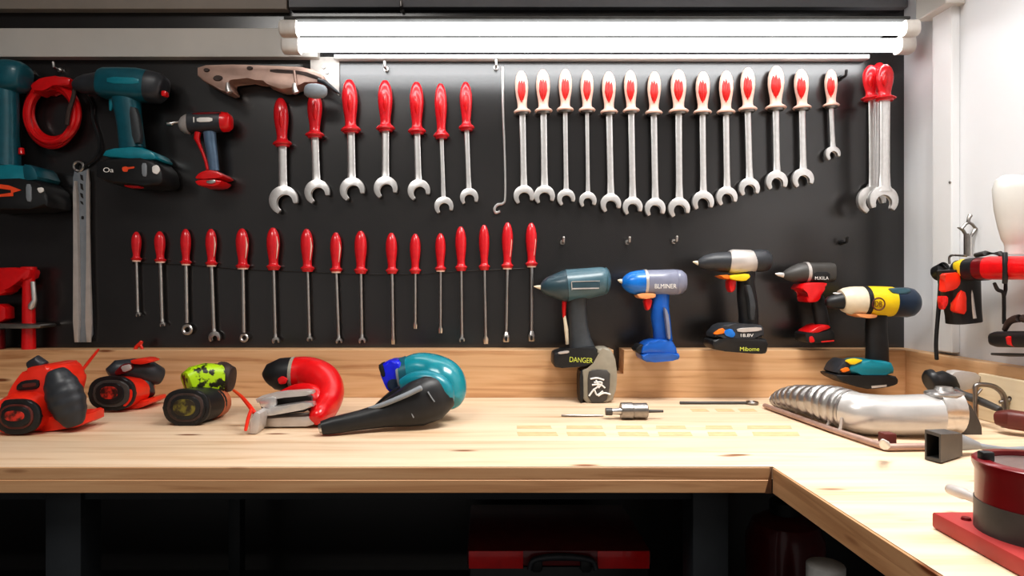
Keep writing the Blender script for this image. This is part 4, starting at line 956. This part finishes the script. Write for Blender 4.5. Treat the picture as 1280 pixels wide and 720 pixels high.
# ------------------------------------------------------------------ on the white wall at right
def yr(off=.07):
    X = XR-off
    return lambda x: X*F/(x-PX)
R1 = yr(.075)
HG = thing('spray_gun', 'red, yellow and black corded spray tool with white cup hanging on the white wall', 'power tool', at(1215, 335, R1(1215)))
P(HG, 'barrel', 'red', [(1243, 335, 18.5), (1262, 335, 18.5), (1285, 335, 18.5), (1300, 335, 18)], R1, d=.8, n=20, pw=3, cap=(0, 2))
P(HG, 'barrel_front', 'crimson', [(1229, 336, 17.5), (1243, 335, 18)], R1, d=.8, n=20, pw=3)
P(HG, 'black_band', 'dark', [(1217, 337, 17.5), (1230, 336, 17.8)], R1, d=.82, n=20, pw=3)
P(HG, 'yellow_nose', 'yellow', [(1196, 332, 6), (1206, 334, 13), (1218, 336.5, 17)], R1, d=.8, n=20, pw=2.6, cap=(2, 0))
P(HG, 'top_strap', 'gdark', [(1220, 319, 3), (1232, 316.5, 3.4), (1250, 317, 3.4), (1256, 322, 3)], R1, n=10, cap=(1, 1))
b = BM(); sweep(b, [(1256, 316, 3), (1257, 336, 3.4), (1256, 354, 3)], lambda x: R1(x)-.04, n=10, cap=(1, 1)); obj('side_strap', b, 'dark', HG)
P(HG, 'grip_head', 'dark', [(1171, 342, 8), (1180, 337, 8), (1196, 336, 9), (1208, 342, 10)], R1, d=1.2, n=18, cap=(2, 2))
P(HG, 'grip', 'dark', [(1197, 336, 22), (1199, 352, 22), (1202, 375, 20), (1204, 392, 19), (1205, 403, 19)], lambda x: R1(1199), d=.75, n=20, pw=3, cap=(0, 2))
yg = R1(1199)-.034
SL(HG, 'red_panel', 'orred', [(1180, 342), (1200, 340), (1202, 354), (1196, 362), (1179, 366), (1184, 352)], yg, .02, .003)
SL(HG, 'red_panel', 'orred', [(1201, 362), (1209, 366), (1209, 394), (1195, 390), (1194, 384)], yg, .02, .003)
SL(HG, 'red_panel', 'redin', [(1177, 370), (1186, 370), (1186, 380), (1180, 389)], yg, .02, .003)
P(HG, 'chrome_edge', 'steelw', [(1212, 352, 2), (1215, 375, 2.2), (1218, 398, 2.4)], lambda x: R1(1205)-.01, n=10)
P(HG, 'cable', 'dark', smooth_path([(1178, 348, 4.5), (1175, 370, 3), (1172, 400, 2.4), (1170, 430, 2.4), (1171, 449, 2.4)], 5), lambda x: R1(1178)-.02, n=10, cap=(1, 1))
P(HG, 'wire_hook', 'steeld', smooth_path([(1187, 330, 1.4), (1187, 321, 1.4), (1194, 319, 1.4), (1208, 320, 1.4)], 4), R1, n=8)
Yc = R1(1266)
cp = P(HG, 'cup', 'jug', [(1268, 318, 11), (1268, 308, 11), (1268, 304, 12), (1268, 299, 15), (1268, 283, 19), (1268, 262, 23), (1269, 238, 26), (1270, 228, 24), (1271, 222, 17)], Yc, d=.75, n=24, cap=(0, 1))
for x, y in ((1272, 248), (1279, 243)):
    b = BM(); c = at(x, y, Yc); c.y -= .0305; sweep3(b, [(c, .004, .005), (c+Vector((0, .006, 0)), .004, .005)], n=10, ref=(0, 0, 1)); obj('vent_hole', b, 'dark', cp)
# strap bracket and lower tool
b = BM(); sweep(b, smooth_path([(1243, 354, 2), (1247, 362, 2.4), (1254, 366, 2.2), (1255, 380, 2.2), (1255, 398, 2.2), (1256, 404, 3)], 4), lambda x: yr(.05)(1250), n=10, cap=(1, 1))
sweep(b, [(1257, 350, 2), (1257, 362, 2.2), (1255, 370, 2.2)], lambda x: yr(.05)(1250), n=10)
solo('hanging_bracket', b, 'dark', 'thin black bracket between the red spray tool and the tool below it', 'bracket', loc=at(1254, 375, yr(.05)(1250)))
R2 = yr(.06)
LT = thing('staple_gun', 'black and red hand tool on the side upstand below the spray tool', 'hand tool', at(1265, 440, R2(1265)))
P(LT, 'body', 'dark', [(1244, 424, 9), (1250, 424, 11), (1275, 424, 11.5), (1300, 424, 11)], R2, d=.9, n=20, pw=3, cap=(2, 2))
SL(LT, 'red_panel', 'red', [(1261, 419), (1290, 419), (1290, 434), (1264, 434)], R2(1262)-.03, .012, .002)
P(LT, 'handle', 'brown', smooth_path([(1256, 412, 3), (1262, 402, 4), (1274, 398, 5), (1295, 400, 5)], 4), R2, n=12, cap=(2, 2))
P(LT, 'base_rod', 'gdark', [(1240, 442.5, 1.6), (1262, 443.5, 2.4), (1298, 444, 2)], R2, n=8, cap=(1, 1))
# chrome hanger
R3 = yr(.02); yc = R3(1211)
HN = thing('spring_clip', 'chrome spring clip with splayed arms hanging on the white wall', 'clip', at(1211, 290, yc))
P(HN, 'stem', 'steeld', [(1208, 292, 3), (1208, 320, 3)], yc, n=12)
P(HN, 'stem_bar', 'steelw', [(1213, 294, 1.8), (1213, 320, 1.8)], yc, n=10)
b = BM()
for s in (-1, 1):
    sweep(b, [(1211+s*2, 296, 1.8), (1211+s*8, 287, 2), (1211+s*12, 285, 1.4), (1211+s*14, 284.5, .8)], yc, n=8, cap=(.4, .4))
    sweep(b, [(1211+s*9, 286, 1.8), (1211+s*4, 280, 1.8), (1211, 278, 1.8)], yc, n=8, cap=(.4, .4))
obj('jaws', b, 'steeld', HN)
P(HN, 'top_loop', 'steeld', [(1210, 279, 2), (1211, 273, 2.2), (1213, 269, 2.6)], yc, n=8, cap=(1, 1))
for x, y, l in ((1188, 228, 'tiny screw head in the white trim above the chrome clip'), ):
    X = XR-.0212; Yy = X*F/(x-PX); c = Vector((X, Yy, HC-(y-PY)*Yy/F))
    b = BM(); sweep3(b, [(c, .004, .004), (c-Vector((.003, 0, 0)), .003, .003)], n=10, ref=(0, 0, 1)); solo('screw_head', b, 'steeld', l, 'screw', loc=c)

# ------------------------------------------------------------------ red vise at the right front
tz = ZB+.0215
VI = thing('bench_vise', 'dark red round vise on a brick red plate at the right front of the worktop', 'vise', (.70, .72, ZB))
b = BM(); ext(b, [Vector((x, y, ZB+.0005)) for x, y in ((.575, .864), (.569, .50), (.90, .50), (.90, .872))], Vector((0, 0, .021)), .003, 2); obj('base_plate', b, 'visered', VI)
cx, cy, r = .650, .785, .064
def ring(b, zr): sweep3(b, [(Vector((cx, cy, z)), a, a) for z, a in zr], n=40, ref=(0, 1, 0), straight=True)
b = BM(); ring(b, [(tz, r+.001), (tz+.036, r+.001)]); obj('swivel_base', b, 'gdark', VI)
b = BM(); ring(b, [(tz+.036, r), (tz+.070, r), (tz+.078, r+.003), (tz+.083, r+.003), (tz+.085, r), (tz+.085, r-.010), (tz+.070, r-.012)]); obj('body', b, 'crimson', VI)
b = BM(); ring(b, [(tz+.068, r-.013), (tz+.080, r-.013)]); obj('jaw_plate', b, 'steel', VI)
b = BM(); box(b, cx-.06, cx-.046, cy+.01, cy+.022, tz+.082, tz+.094, .002); obj('jaw_stop', b, 'dark', VI)
b = BM(); sweep(b, [(1187, 611, .93, 6, 6), (1190, 612, .925, 7, 7), (1204, 617, .90, 7.4, 7.4), (1206, 618, .895, 6, 6), (1222, 624, .87, 6, 6), (1234, 630, .845, 6, 6)], None, n=16, cap=(1, 0)); obj('handle', b, 'silverp', VI)
c = Vector(((1204-PX)*.84/F, .835, tz))
b = BM(); sweep3(b, [(c, .006, .006), (c+Vector((0, 0, .003)), .005, .005)], n=12); obj('bolt', b, 'crimson', VI)

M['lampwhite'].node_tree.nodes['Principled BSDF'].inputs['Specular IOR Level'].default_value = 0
M['panel'].node_tree.nodes['Principled BSDF'].inputs['Specular IOR Level'].default_value = 1.0
# ------------------------------------------------------------------ light and camera
def area(name, loc, rot, sx, sy, e, c=(1, 1, 1)):
    l = bpy.data.lights.new(name, 'AREA'); l.shape = 'RECTANGLE'; l.size = sx; l.size_y = sy; l.energy = e; l.color = c
    o = bpy.data.objects.new(name, l); COL.objects.link(o); o.location = loc; o.rotation_euler = rot
    return o
al = area('unseen_overhead_lamp', (.62, 1.0, 2.5), (0, 0, 0), .8, .6, 18, (1, .98, .95)); al.data.spread = math.radians(120)
area('unseen_overhead_lamp', (-.75, .35, 2.5), (0, 0, 0), .8, .6, 17, (1, .97, .93))  # fill lamp added out of view to brighten the left and front
w = bpy.data.worlds.new('room_air'); S.world = w; w.use_nodes = True
w.node_tree.nodes['Background'].inputs[0].default_value = (1, .96, .92, 1); w.node_tree.nodes['Background'].inputs[1].default_value = .28
cam = bpy.data.cameras.new('camera'); co = bpy.data.objects.new('camera', cam); COL.objects.link(co)
co.location = (0, 0, HC); co.rotation_euler = (PI/2, 0, 0)
cam.sensor_width = 36; cam.lens = 36*F/1280; cam.shift_x = (640-PX)/1280; cam.shift_y = -(360-PY)/1280
cam.clip_start = .02
S.camera = co
S.view_settings.view_transform = 'Standard'; S.view_settings.look = 'Medium High Contrast'; S.view_settings.exposure = 0; S.view_settings.gamma = 1
